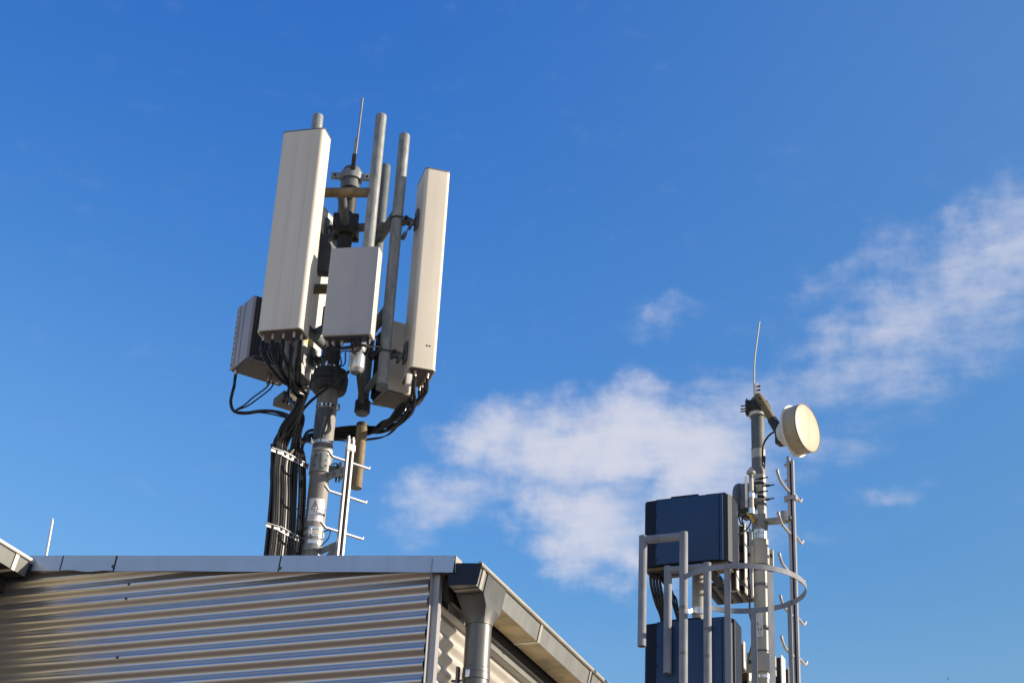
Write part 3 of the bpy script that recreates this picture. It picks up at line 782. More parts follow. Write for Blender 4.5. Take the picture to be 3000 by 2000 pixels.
# ------------------------------------------------------------------ panel antennas
def panel(center, n, w, dpt, z0, z1, label, conns, rad=.035, ribs=True, group='panel antennas on the mast'):
    n = V(n).normalized(); s = Z.cross(n)           # s: to the panel's left seen from behind
    c = V((center.x, center.y, 0))
    t = thing('panel_antenna', label, 'antenna', c + Z * z0, group)
    mb = MB()
    # fuller front corners, squarer back
    poly = rrect(w, dpt, rad, 7)
    mb.prism(poly, c + Z * (z0 + .012), s, n, Z, z1 - z0 - .027)
    body = mb.build('radome', 'radome', t)
    mb = MB(); mb.prism(rrect(w + .004, dpt + .004, rad, 7), c + Z * (z1 - .015), s, n, Z, .010); mb.prism(rrect(w - .012, dpt - .012, rad - .006, 7), c + Z * (z1 - .005), s, n, Z, .005); mb.build('top_cap', 'radome_trim', t)
    mb = MB(); mb.prism(rrect(w + .006, dpt + .006, rad, 7), c + Z * z0, s, n, Z, .012); mb.build('bottom_rim', 'radome', t)
    mb = MB(); mb.prism(rrect(w - .02, dpt - .02, rad - .01, 7), c + Z * (z0 - .006), s, n, Z, .006); mb.build('bottom_plate', 'plate_brown', t)
    if ribs:
        mb = MB()
        mb.box(c + n * (dpt / 2) + s * (w * -.12) + Z * (z0 + z1) / 2, .003, .0055, (z1 - z0) / 2 - .03, s, n, Z); mb.build('rib', 'dish_white', body)
        mb = MB(); mb.box(c + n * (dpt / 2) + s * (w * .22) + Z * (z0 + z1) / 2, .0022, .0010, (z1 - z0) / 2 - .03, s, n, Z); mb.build('rib', 'radio_cream', body)
    outs = []
    for (a, b) in conns:
        p = c + s * (a * w) + n * (b * dpt) + Z * (z0 - .006)
        mb = MB(); mb.cyl(p, p - Z * .028, .013, seg=14); mb.cyl(p - Z * .028, p - Z * .05, .0105, seg=14); mb.build('connector', 'connector', t)
        mb = MB(); mb.cyl(p - Z * .05, p - Z * .09, .0118, .0095, seg=12); mb.build('cable_boot', 'cable', t)
        outs.append(p - Z * .085)
    return t, c, n, s, outs

ang = R(15)
n1 = V((-math.sin(ang), -math.cos(ang), 0))
z1a, z0a = at(855, 376, 11.73).z, at(785, 962, 11.73).z
conns1 = [(-.40, .18), (-.18, .22), (.06, .22), (.30, .24), (.42, .02), (-.30, -.2), (-.08, -.22), (.16, -.24), (.36, -.25)]
pa1, c1, _, s1, out1 = panel(P1 + n1 * .235 + V((.026, 0, 0)), n1, .350, .188, z0a, z1a, 'widest panel antenna, its shaded grey front with two vertical seams facing the shed', conns1)
ang2 = R(15)
n2 = V((math.cos(ang2), math.sin(ang2), 0))
z1b, z0b = at(1251, 490, 12.17).z, at(1203, 1074, 12.17).z
conns2 = [(-.36, .25), (-.36, -.22), (-.12, .25), (-.12, -.2), (.14, .25), (.34, .22)]
c2_ = PCc + n2 * .268 + V((.002, .012, 0))
pa2, c2, _, s2, out2 = panel(c2_, n2, .325, .205, z0b, z1b, 'narrow cream panel antenna right of all the pipes, its edge sunlit', conns2, .03, ribs=False)
mb = MB()
for i in range(2): mb.box(c2 - s2 * (.325 / 2 + .0012) * (1 if s2.y > 0 else -1) + n2 * (.02 + .022 * i) + Z * (z0b + .20), .0008, .006, .006, s2, n2, Z)
mb.build_each('label_mark', 'ink', pa2)
n3 = V((-.91, .415, 0)).normalized()
z1c, z0c = at(953, 592, 12.93).z, at(920, 1090, 12.93).z
conns3 = [(-.35, .1), (-.1, .15), (.15, .15), (.35, .1), (-.2, -.2), (.2, -.2)]
pa3, c3, _, s3, out3 = panel(P3a + n3 * .235, n3, .30, .19, z0c, z1c, 'panel antenna half hidden behind the widest one, back sunlit cream with torn stickers', conns3, .035, ribs=False)
# stickers on its back
back = c3 - n3 * (.19 / 2 + .0012); sd3 = s3 if s3.dot(V((0, -1, 0))) > 0 else -s3
def sticker(c, a, b, hw, hz, m, name, parent, ax, nn, bz=0):
    mb = MB(); mb.box(c, hw, .0006, hz, ax, nn, Z); return mb.build(name, m, parent)
zy = at(925, 985, 12.9).z
sticker(back + sd3 * .07 + Z * zy, 0, 0, .055, .022, 'sticker_yellow', 'yellow_sticker', pa3, sd3, n3)
mb = MB(); mb.prism([(-.06, .10), (.02, .11), (.05, .06), (.10, .05), (.10, -.02), (.03, -.10), (-.02, -.05), (-.06, -.06)], back - n3 * .0008 + Z * at(925, 1045, 12.9).z + sd3 * .04, sd3, Z, -n3, .0012); mb.build('torn_sticker', 'sticker_peel', pa3)
sticker(back - n3 * .003 + sd3 * .085 + Z * at(925, 1052, 12.9).z, 0, 0, .03, .02, 'sticker_white', 'white_sticker', pa3, sd3, n3)

# tilt brackets
def tilt_bracket(pp, n, backoff, z, parent, arm=True):
    n = V(n).normalized(); s = Z.cross(n)
    o = ubolt(pp, z, n, parent)
    mb = MB(); b = pp + n * backoff + Z * z
    mb.box(b - n * .012 + Z * .03, .045, .008, .085, s, n, Z, .003)
    for q in (-1, 1):
        mb.bar(b - n * .02 + s * .032 * q + Z * .06, b - n * .055 + s * .032 * q + Z * -.04, .006, .03, up=s)
        if arm: mb.bar(b - n * .055 + s * .026 * q + Z * -.03, b - n * .10 + s * .026 * q + Z * -.14, .006, .03, up=s)
    mb.cyl(b - n * .055 + s * .05 + Z * -.035, b - n * .055 - s * .05 + Z * -.035, .014, seg=12)
    if arm: mb.cyl(b - n * .10 + s * .04 + Z * -.14, b - n * .10 - s * .04 + Z * -.14, .018, seg=12)
    mb.bar(pp + n * .05 + Z * z, b - n * .012, .05, .03)
    return mb.build('tilt_bracket', 'galvanised_dull', parent)
tilt_bracket(PCc, n2, .168, 9.20, pa2); tilt_bracket(PCc, n2, .168, 7.99, pa2, False)
tilt_bracket(P1, n1, .14, 9.20, pa1); tilt_bracket(P1, n1, .14, 8.05, pa1, False)
tilt_bracket(P3a, n3, .14, 9.55, pa3); tilt_bracket(P3a, n3, .14, 8.3, pa3, False)
# black remote tilt actuator seen beside the big panel
q = at(950, 762, 12.35)
mb = MB(); mb.box(q, .045, .05, .13, bev=.012); mb.box(q + V((-.02, 0, .16)), .03, .03, .06, bev=.008); mb.bar(q + V((.02, -.01, .06)), q + V((.06, -.01, .0)), .02, .02); mb.build('tilt_actuator', 'radio_dark', pa1)

# ------------------------------------------------------------------ radio units on the left mast
def radio_box(c, w, d, h, n, label, mfront, mside, bev=.008):
    n = V(n).normalized(); s = Z.cross(n)
    t = thing('radio_unit', label, 'radio unit', V(c) - Z * h / 2, 'radio units on the left mast')
    return t, V(c), n, s
# flat grey one in front
ab = R(11); nb_ = V((-math.sin(ab), -math.cos(ab), 0)); sb_ = Z.cross(nb_)
fc = (at(968, 727, 11.75) + at(1110, 724, 11.70) + at(1091, 983, 11.70) + at(942, 977, 11.75)) / 4
hz = (at(1039, 725, 11.72).z - at(1016, 981, 11.72).z)
rw = .378
ru1, cc, _, _ = radio_box(fc - nb_ * .055, rw, .11, hz, nb_, 'flat plain grey radio box facing the shed in front of the mast', 'radio_grey', 'radio_cream')
mb = MB(); mb.box(fc - nb_ * .055, rw / 2, .055, hz / 2, sb_, nb_, Z, .012, 3); rb = mb.build('housing', 'radio_cream', ru1)
mb = MB(); mb.prism(rrect(rw - .006, hz - .004, .012), fc, sb_, Z, nb_, .006); mb.build('front_cover', 'radio_grey', ru1)
mb = MB(); mb.box(fc - nb_ * .125, rw / 2 - .02, .018, hz / 2 - .03, sb_, nb_, Z)
for k in range(14): mb.box(fc - nb_ * .15 + sb_ * (-.17 + .026 * k), .003, .03, hz / 2 - .03, sb_, nb_, Z)
mb.build('heat_sink', 'radio_dark', ru1)
mb = MB(); mb.bar(fc - nb_ * .13 + Z * .15, P2 + Z * (fc.z + .15), .06, .04); mb.bar(fc - nb_ * .13 - Z * .2, P2 + Z * (fc.z - .2), .06, .04); mb.build('pole_bracket', 'mast_dark', ru1)
mb = MB(); mb.box(fc - nb_ * .055 - Z * (hz / 2 + .006), rw / 2 - .02, .045, .008, sb_, nb_, Z); mb.build('base_plate', 'radio_dark', ru1)
ru1_out = []
for k in (-.42, -.24, -.1, .12, .3, .42):
    p = fc - nb_ * .06 + sb_ * (-k * rw) - Z * (hz / 2 + .014)
    mb = MB(); mb.cyl(p, p - Z * .04, .014, seg=12); mb.build('connector', 'connector' if k > 0 else 'radio_dark', ru1); ru1_out.append(p - Z * .04)
# finned one behind the big panel at the left
nc = at(735, 863, 12.45); ncb = at(729, 1047, 12.45)
aa_ = V((-.52, .855, 0)).normalized(); bb_ = V((.855, .52, 0)).normalized()
h2 = nc.z - ncb.z; xx = (nc.x + ncb.x) / 2
cr_ = V((xx, 12.45, 0)); w2, l2 = .285, .44
cen = cr_ + aa_ * w2 / 2 + bb_ * l2 / 2 + Z * (nc.z + ncb.z) / 2
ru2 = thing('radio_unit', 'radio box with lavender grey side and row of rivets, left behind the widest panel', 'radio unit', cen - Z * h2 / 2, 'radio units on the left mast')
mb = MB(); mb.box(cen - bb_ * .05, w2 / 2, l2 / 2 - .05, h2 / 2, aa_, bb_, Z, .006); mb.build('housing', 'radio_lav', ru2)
mb = MB(); mb.box(cen - aa_ * (w2 / 2 + .001) + bb_ * .01, .006, l2 / 2 - .015, h2 / 2 - .005, aa_, bb_, Z)
for k in range(16): mb.box(cen - aa_ * (w2 / 2 + .004) + bb_ * (-.18 + .024 * k), .01, .003, h2 / 2 - .02, aa_, bb_, Z)
mb.build('heat_sink', 'radio_dark', ru2)
mb = MB(); mb.box(cen - Z * (h2 / 2 + .004), w2 / 2 - .01, l2 / 2 - .01, .005, aa_, bb_, Z); mb.build('base_plate', 'plate_brown', ru2)
fx = cen - bb_ * (l2 / 2)                        # lavender face plane
mb = MB(); mb.box(fx - bb_ * .003 + aa_ * (w2 / 2 - .028), .028, .004, h2 / 2 + .004, aa_, bb_, Z)
mb.box(fx - bb_ * .003, .004, .004, h2 / 2 - .006, aa_, bb_, Z); mb.build('flange_strip', 'radio_lav', ru2)
mb = MB()
for k in range(11): mb.cyl(fx - bb_ * .0065 + aa_ * (w2 / 2 - .022) + Z * (-h2 / 2 + .04 + k * (h2 - .08) / 10), fx - bb_ * .0095 + aa_ * (w2 / 2 - .022) + Z * (-h2 / 2 + .04 + k * (h2 - .08) / 10), .0075, seg=8)
mb.build_each('rivet', 'radio_dark', ru2)
mb = MB(); zz = ncb.z + .055; q0 = fx - bb_ * .0045 - aa_ * (w2 * .16)
mb.prism([(-.035, -.03), (.035, -.03), (.035, .02), (0, .05), (-.035, .02)], q0 + Z * zz, aa_, Z, -bb_, .001); stk = mb.build('warning_sticker', 'sticker_white', ru2)
mb = MB(); mb.prism([(-.026, -.024), (.026, -.024), (0, .034)], q0 + Z * zz - bb_ * .0012, aa_, Z, -bb_, .001); mb.build('yellow_triangle', 'sticker_yellow', stk)
mb = MB(); mb.box(q0 + Z * (zz - .004) - bb_ * .0026, .005, .0005, .014, aa_, bb_, Z); mb.build('triangle_mark', 'ink', stk)
mb = MB(); mb.bar(cen + bb_ * .1 + Z * .1, P3b + Z * (cen.z + .1), .06, .05); mb.bar(cen + bb_ * .1 - Z * .15, P3b + Z * (cen.z - .15), .06, .05); mb.build('pole_bracket', 'mast_dark', ru2)
ru2_out = []
for a, b in ((.30, -.44), (.0, .12), (.02, .2), (.05, .3), (.3, .2)):
    p = cen + aa_ * (a * w2) + bb_ * (b * l2) - Z * (h2 / 2 + .008)
    mb = MB(); mb.cyl(p, p - Z * .045, .015, seg=12); mb.build('connector', 'connector', ru2); ru2_out.append(p - Z * .04)
# one behind the right-hand pipes
kb = at(1135, 1138, 12.45); kt = at(1168, 938, 12.45)
e1 = V((.9, .43, 0)).normalized(); e2 = V((-.43, .9, 0)).normalized()
h3 = kt.z - kb.z; k0 = V((kb.x - .0, 12.45, 0))
cen3 = k0 + e1 * .11 + e2 * .15 + Z * (kt.z + kb.z) / 2
ru3 = thing('radio_unit', 'cream-faced radio box tucked behind the narrow right antenna', 'radio unit', cen3 - Z * h3 / 2, 'radio units on the left mast')
mb = MB(); mb.box(cen3, .11, .145, h3 / 2, e1, e2, Z, .006); mb.build('housing', 'radio_cream', ru3)
mb = MB(); mb.box(cen3 - Z * (h3 / 2 + .004), .105, .14, .005, e1, e2, Z); mb.build('base_plate', 'plate_brown', ru3)
mb = MB(); mb.box(cen3 - e1 * .113, .006, .135, h3 / 2 - .01, e1, e2, Z)
for k in range(9): mb.box(cen3 - e1 * .125 + e2 * (-.12 + .03 * k), .014, .003, h3 / 2 - .02, e1, e2, Z)
mb.build('heat_sink', 'radio_dark', ru3)
mb = MB(); mb.box(cen3 + e1 * .125 - Z * (h3 / 2 + .0), .02, .13, .02, e1, e2, Z, .004); mb.build('connector_rail', 'plate_brown', ru3)
mb = MB(); mb.bar(cen3 - e1 * .1 + Z * .1, PB + Z * (cen3.z + .1), .05, .05); mb.build('pole_bracket', 'mast_dark', ru3)
ru3_out = []
for k in (-.7, -.2, .3, .8):
    p = cen3 + e1 * .125 + e2 * (.14 * k) - Z * (h3 / 2 + .02)
    mb = MB(); mb.cyl(p, p - Z * .04, .012, seg=10); mb.build('connector', 'connector', ru3); ru3_out.append(p - Z * .04)

fl = at(842, 1174, 13.2)
ft = thing('filter_unit', 'small brown filter box with bolts hanging under the half hidden panel', 'filter unit', fl - Z * .06)
fa, fb = V((.85, .52, 0)).normalized(), V((-.52, .85, 0)).normalized()
mb = MB(); mb.box(fl, .085, .10, .035, fa, fb, Z, .012); mb.build('housing', 'plate_brown', ft)
for k in (-1, -.3, .4, 1):
    mb = MB(); mb.cyl(fl + fa * (.06 * k) - fb * .06 - Z * .03, fl + fa * (.06 * k) - fb * .06 - Z * .065, .012, seg=10); mb.build('connector', 'radio_dark', ft)
# ------------------------------------------------------------------ cable hangers on the mast
def hanger(near, far, left, parent):
    o = MB(); near, far, left = V(near), V(far), V(left)
    far.z = near.z; left.z = near.z
    o.bar(near, far, .004, .036); o.bar(near + Z * .016, far + Z * .016, .026, .004)
    o.bar(left, near, .004, .030); o.bar(left + Z * .013, near + Z * .013, .024, .004)
    h = o.build('cable_hanger', 'alu', parent)
    d = (far - near).normalized(); nn = Z.cross(d); Ln = (far - near).length
    mb = MB()
    for k in range(5):
        p = near + d * (Ln * (.1 + .2 * k))
        for sgn in (-1, 1): mb.box(p + nn * .0024 * sgn, Ln * .055, .0008, .0095, d, nn, Z)
    mb.build_each('hanger_slot', 'hole_black', h)
    return h
H1n, H1f, H1l = at(827, 1327, 12.33), at(905, 1372, 12.56), at(792, 1337, 12.27)
H2n, H2f, H2l = at(816, 1547, 12.33), at(886, 1604, 12.56), at(776, 1558, 12.27)
hanger(H1n, V((-1.50, 12.56, 0)), V((H1l.x, 12.27, 0)), mast)
hanger(H2n, V((-1.48, 12.57, 0)), V((H2l.x, 12.27, 0)), mast)
# loose earthing wires
mb = MB(); mb.tube([MP(mz(1360), .082, -.02), MP(mz(1362), .13, -.04), MP(mz(1380), .135, -.04), MP(mz(1400), .12, -.02)], .005, 8); mb.build('earth_wire', 'cable', mast)
mb = MB(); mb.tube([MP(mz(1560), .08, -.04), MP(mz(1556), .125, -.04), MP(mz(1580), .12, -.05), MP(mz(1605), .07, -.05)], .005, 8); mb.build('earth_wire', 'cable', mast)
mb = MB(); mb.tube([MP(mz(1534), -.075, -.03), MP(mz(1532), -.13, -.05), MP(mz(1548), -.165, -.06)], .005, 8); mb.build('earth_wire', 'cable', mast)
mb = MB(); mb.tube([MP(mz(1500), -.076, -.03), MP(mz(1500), -.16, -.05)], .0045, 8, 0); mb.build('earth_wire', 'cable', mast)

# ------------------------------------------------------------------ feeder cables
def cable(pts, r, label, group, m='cable', seg=8):
    mb = MB(); mb.tube(pts, r, seg, 6)
    return tag(mb.build('feeder_cable', m), label, 'cable', group)
hd = (V((-1.50, 12.56, 0)) - V((H1n.x, 12.33, 0)))
SLOT = [0]
def slot():
    i = SLOT[0]; SLOT[0] += 1
    return -.16 + (i // 2) * .088, i % 2
def bundle_top(f, row=0):                          # place of a cable on the upper hanger
    p = V((H1n.x, 12.33, H1n.z)) + hd * f + V((-.79, .61, 0)) * (.019 + .024 * row); return p
def bundle_bot(f, row=0):
    p = V((H2n.x, 12.33, H2n.z)) + hd * f + V((-.79, .61, 0)) * (.019 + .024 * row); return p
GA = 'black feeder cables from the widest panel down to the shed'
GB = 'black feeder cables sweeping from the right panel to the bundle'
LA = 'black feeder cable from the widest panel down the bundle left of the mast'
LB_ = 'black feeder cable sweeping from the narrow right panel behind the mast into the bundle'
rnd = random.Random(3)
for i, p in enumerate(out1):
    f, row = slot()
    j = V((rnd.uniform(-.012, .012), rnd.uniform(-.02, .02), 0))
    t_, b_ = bundle_top(f, row), bundle_bot(f, row)
    k = i / 8
    k1 = at(868 + 22 * (1 - p.x * 0) + 10 * (i % 3) - 12, 1135 + 9 * (i % 4), 12.15) + j
    k2 = at(868 + 5 * (i % 5), 1192 + 4 * (i % 4), 12.2) + j
    mid1 = p.lerp(k1, .38) + V((-.035 + .01 * (i % 3), 0, -.06))
    mid2 = p.lerp(k1, .75) + V((-.03, 0, -.055))
    k3 = at(828 + 4 * i, 1246 + 5 * (i % 3), 12.28) + j * .5
    pts = [p + Z * .03, p - Z * .05, mid1, mid2, k1, k2, k3, t_ + Z * .10, t_, t_ - Z * .15, t_.lerp(b_, .5) + j * .3, b_, b_ - Z * .5, V((b_.x, b_.y, 4.7))]
    cable(pts, .0128, LA, GA)
for i, p in enumerate(out2):
    f, row = slot()
    t_, b_ = bundle_top(f, row), bundle_bot(f, row)
    j = V((0, rnd.uniform(-.02, .02), rnd.uniform(-.012, .012)))
    drop = i % 3
    pts = [p + Z * .03, p - Z * .08, at(1222 - 9 * i, 1175 + 5 * drop, 12.3) + j, at(1196 - 11 * i, 1222 + 4 * drop, 12.42) + j, at(1130 - 6 * i, 1252 + 6 * drop, 12.6) + j, at(1040, 1258 + 6 * i - 8, 12.74) + j * .3,
           at(958, 1266 + 6 * i - 8, 12.76), at(905, 1272 + 6 * i - 8, 12.66) + j, at(882 - 4 * i, 1296, 12.5) + j * .4, t_, t_ - Z * .15, t_.lerp(b_, .5) + j * .3, b_, b_ - Z * .5, V((b_.x, b_.y, 4.7))]
    cable(pts, .0128, LB_, GB)
# cables from the hidden panel and the radio units
for i, p in enumerate(out3[:4]):
    f, row = slot()
    t_, b_ = bundle_top(f, row), bundle_bot(f, row)
    pts = [p + Z * .03, p - Z * .10, at(872 + 5 * i, 1215, 12.6), at(862 + 6 * i, 1270, 12.45), t_ + Z * .08, t_, t_.lerp(b_, .5), b_, b_ - Z * .5, V((b_.x, b_.y, 4.7))]
    cable(pts, .0125, 'black feeder cable from the half hidden panel into the bundle left of the mast', 'black feeder cables from the half hidden panel')
# power loop of the left radio unit
p = ru2_out[0]
cable([p + Z * .03, p - Z * .06, at(686, 1130, 12.5), at(676, 1175, 12.5), at(686, 1204, 12.48), at(720, 1210, 12.45), at(775, 1203, 12.4), at(825, 1209, 12.35), at(853, 1226, 12.3), at(842, 1262, 12.3), bundle_top(-.22, 1) + Z * .05, bundle_top(-.22, 1), bundle_bot(-.22, 1), V((bundle_bot(-.22, 1).x, 12.3, 4.7))], .0125, 'thick black cable looping from the left radio box across to the bundle', 'cables of the left radio box')
for i, p in enumerate(ru2_out[1:3]):
    cable([p + Z * .02, p - Z * .06, at(740 - 6 * i + 14 * i, 1165 + 8 * i, 12.5), at(716 + 6 * i, 1186 + 4 * i, 12.48), at(690, 1203, 12.47), at(720, 1207, 12.44), at(775, 1201 + 8 * i, 12.4), at(830, 1217 + 4 * i, 12.34), at(850, 1232, 12.3)], .0062, 'thin black jumper wire drooping beneath the left radio box', 'jumper wires of the left radio box')
cable([at(703, 1070, 12.3), at(722, 1052, 12.2), at(745, 1042, 12.1), at(766, 1040, 12.05), at(772, 1010, 11.95)], .008, 'short black jumper from the left radio box up to the widest panel', 'cables of the left radio box')
# grey box cables
cable([ru1_out[4] + Z * .02, ru1_out[4] - Z * .03, at(1074, 1012, 11.9), at(1060, 1050, 12.0), at(1020, 1090, 12.1), at(960, 1135, 12.25), at(905, 1180, 12.3), at(880, 1215, 12.32), at(872, 1260, 12.35), bundle_top(.5, 1), bundle_bot(.5, 1)], .011, 'black cable slanting from the grey front box across the mast flange', 'cables of the grey front box')
cable([ru1_out[5] + Z * .02, ru1_out[5] - Z * .03, at(1098, 1015, 12.1), at(1118, 1020, 12.25), at(1108, 1000, 12.2), at(1100, 985, 12.1)], .007, 'short black cable loop between the grey front box and the right pipe', 'cables of the grey front box')
for i in (1, 2):
    cable([ru1_out[i] + Z * .02, ru1_out[i] - Z * .05, at(985 + 14 * i, 1030, 12.2), at(990 + 10 * i, 1065, 12.35), MP(zb + .02, .05, -.06)], .0055, 'thin black wire from the grey front box down to the mast flange', 'wires of the grey front box')
for i, p in enumerate(ru3_out[:3]):
    cable([p + Z * .03, p - Z * .06, at(1150 - 12 * i, 1225 + 4 * i, 12.6), at(1105 - 8 * i, 1252 + 5 * i, 12.68), at(1040, 1262 + 5 * i, 12.76), at(965, 1272 + 5 * i, 12.78), at(905, 1285, 12.64), at(885, 1310, 12.5), bundle_top(.75 + .09 * i, 0), bundle_bot(.75 + .09 * i, 0), V((bundle_bot(.75 + .09 * i, 0).x, 12.45, 4.7))], .0115, 'black cable from the cream-faced radio box along the sweep to the mast', 'cables of the cream-faced radio box')
for i in range(2):
    cable([at(1185, 1225, 12.5), at(1140 - 10 * i, 1272 + 4 * i, 12.6), at(1085 - 12 * i, 1284 + 5 * i, 12.62), at(1030, 1288 + 4 * i, 12.66), at(985, 1283 + 6 * i, 12.66), at(955, 1290, 12.62)], .005, 'thin dark wire sagging under the cable sweep by the stub pipe', 'thin wires under the cable sweep')
p = at(1190, 1160, 12.3)
mb = MB(); mb.tube([at(1160, 1175, 12.95), at(1128, 1190, 12.9), at(1075, 1178, 12.75)], .006, 8); tag(mb.build('feeder_cable', 'cable'), 'thin black wire between the inner pipe and the cream-faced radio box', 'cable', 'cables of the cream-faced radio box')
# grey surge box among the cables of the right panel
q = at(1197, 1112, 12.22)
sb = thing('surge_arrester', 'small pale box hanging among the cables below the narrow right antenna', 'surge arrester', q - Z * .05)
mb = MB(); mb.box(q, .022, .022, .046, n2, Z.cross(n2), Z, .005); mb.build('housing', 'dish_white', sb)
mb = MB(); mb.cyl(q + Z * .046, q + Z * .08, .009, seg=10); mb.cyl(q - Z * .046, q - Z * .10, .009, seg=10); mb.build_each('connector', 'connector', sb)

# ------------------------------------------------------------------ climbing rail on the left mast
LX, LY = at(1011, 1460, 12.42).x, 12.42
lz = at(1030, 1288, 12.42).z
lad = thing('climbing_ladder', 'single-rail climbing ladder with short bent rungs beside the grey mast', 'ladder', (LX, LY, 4.6), 'single-rail ladders on the masts')
ld = V((.80, .59, 0)).normalized(); ln = V((.59, -.80, 0)).normalized()     # rung direction, rail front
def LP(a, b, z): return V((LX, LY, z)) + ld * a + ln * b
mb = MB(); zl0 = 4.2
hgt = (lz - zl0) / 2; zc_ = (lz + zl0) / 2
mb.box(LP(-.021, 0, zc_), .008, .016, hgt, ld, ln, Z); mb.box(LP(.021, 0, zc_), .008, .016, hgt, ld, ln, Z); mb.box(LP(0, -.014, zc_), .0285, .003, hgt, ld, ln, Z); mb.build('rail', 'alu', lad)
mb = MB(); mb.box(LP(0, -.009, zc_ - .03), .0128, .002, hgt - .03, ld, ln, Z); mb.build('rail_groove', 'hole_black', lad)
mb = MB(); mb.box(LP(0, .004, lz - .07), .036, .018, .028, ld, ln, Z, .003); mb.box(LP(-.02, .0, lz - .005), .006, .01, .03, ld, ln, Z); mb.box(LP(.02, .0, lz - .005), .006, .01, .03, ld, ln, Z); mb.build('end_stop', 'dish_white', lad)
for (u, v) in ((1012, 1352), (1006, 1452), (999, 1559), (995, 1655)):
    zr = at(u, v, LY).z
    r_ = MB(); r_.bar(LP(.03, -.004, zr), LP(.185, -.004, zr), .024, .010); r_.bar(LP(.185, -.004, zr - .004), LP(.19, -.004, zr + .018), .02, .008); r_.build('rung', 'alu', lad)
    r_ = MB(); r_.bar(LP(-.03, -.004, zr), LP(-.145, -.004, zr), .024, .010); r_.bar(LP(-.143, -.004, zr), LP(-.185, -.004, zr + .035), .022, .009); r_.build('rung', 'alu', lad)
zb1 = at(985, 1600, 12.5).z
for pa, pb, w_, t_ in ((LP(0, -.02, zb1), MP(zb1 - .02, .06, -.02), .012, .05), (LP(0, -.02, zb1 - .02), MP(zb1 - .16, .05, -.02), .010, .06), (LP(0, -.02, lz - .24), MP(lz - .24, .05, 0), .03, .05)):
    mb = MB(); mb.bar(pa, pb, w_, t_); mb.build('stand_off', 'galvanised', lad)

# ------------------------------------------------------------------ RIGHT MAST
RX, RY, RR = 1.577, 10.2, .0435
def RP(z, dx=0, dy=0): return V((RX + dx, RY + dy, z))
def ru(v): return 2214 + (v - 1200) * 26 / 700
def rz(v): return at(ru(v), v, RY).z
rm = thing('antenna_mast', 'slim white mast on the right with taped joints, carrying the round dish', 'mast', RP(0), 'antenna masts')
mb = MB(); mb.cyl(RP(0), RP(rz(1395)), RR, seg=32); mb.build('tube', 'mast_white', rm)
mb = MB(); mb.cyl(RP(rz(1395)), RP(rz(1345)), RR - .0005, seg=32); mb.build('tape_band', 'tape_grey', rm)
mb = MB(); mb.cyl(RP(rz(1345)), RP(rz(1318)), RR, seg=32); mb.build('tube', 'mast_white', rm)
mb = MB(); mb.cyl(RP(rz(1318)), RP(rz(1172)), RR - .001, seg=32); mb.lathe([(RR - .001, rz(1172)), (RR * .85, rz(1172) + .012), (RR * .5, rz(1172) + .02), (0, rz(1172) + .022)], RP(0), Z, 32); mb.build('upper_tube', 'galvanised_dull', rm)
def rband(v, h, m='tape_grey', dr=.0012, name='tape_band'):
    z = rz(v); mb = MB(); mb.lathe([(RR - .004, z - h / 2), (RR + dr, z - h / 2), (RR + dr, z + h / 2), (RR - .004, z + h / 2)], RP(0), Z, 32); return mb.build(name, m, rm)
for v_, h_ in ((1317, .008), (1480, .025), (1716, .020), (1842, .026), (1910, .012)): rband(v_, h_)
rband(1520, .05, 'dish_white', .003, 'steel_band'); rband(1560, .03, 'steel_bright', .002, 'steel_band'); rband(1580, .05, 'steel_bright', .002, 'steel_band')
rband(1605, .10, 'mast_white', .007, 'sleeve'); rband(1665, .05, 'tape_grey', .001); rband(1958, .05, 'mast_white', .008, 'sleeve'); rband(1985, .02, 'steel_bright', .004, 'steel_band')
# sticker with vertical lettering
q = onpl(2213, 1838, RP(0, -.0, -.046), V((0, -1, 0)))
stz1, stz0 = at(2217, 1789, RY).z, at(2222, 1869, RY).z
mb = MB(); n_ = 8; A, B = [], []
for k in range(n_ + 1):
    a = R(-138 + 50 * k / n_); dd = V((math.cos(a), math.sin(a), 0)) * (RR + .0012); A.append(mb.bm.verts.new(RP(stz0) + dd)); B.append(mb.bm.verts.new(RP(stz1) + dd))
for k in range(n_): mb.bm.faces.new((A[k], A[k + 1], B[k + 1], B[k]))
rst = mb.build('mast_label', 'sticker_white', rm)
mb = MB(); hh = stz1 - stz0
def rq(a, z): return RP(z) + V((math.cos(R(a)), math.sin(R(a)), 0)) * (RR + .0018)
def rrectface(a0, a1, f0, f1): mb.face([rq(a0, stz0 + hh * f0), rq(a1, stz0 + hh * f0), rq(a1, stz0 + hh * f1), rq(a0, stz0 + hh * f1)])
rrectface(-134, -100, .335, .365); rrectface(-128, -100, .27, .29); rrectface(-128, -120, .20, .29); rrectface(-108, -100, .20, .29)
rrectface(-130, -98, .145, .165); rrectface(-116, -112, .10, .17); rrectface(-128, -122, .05, .08); rrectface(-108, -100, .05, .08)
mb.face([rq(-136, stz0 + hh * .42), rq(-122, stz0 + hh * .44), rq(-136, stz0 + hh * .54)])
mb.build('label_print', 'ink', rst)
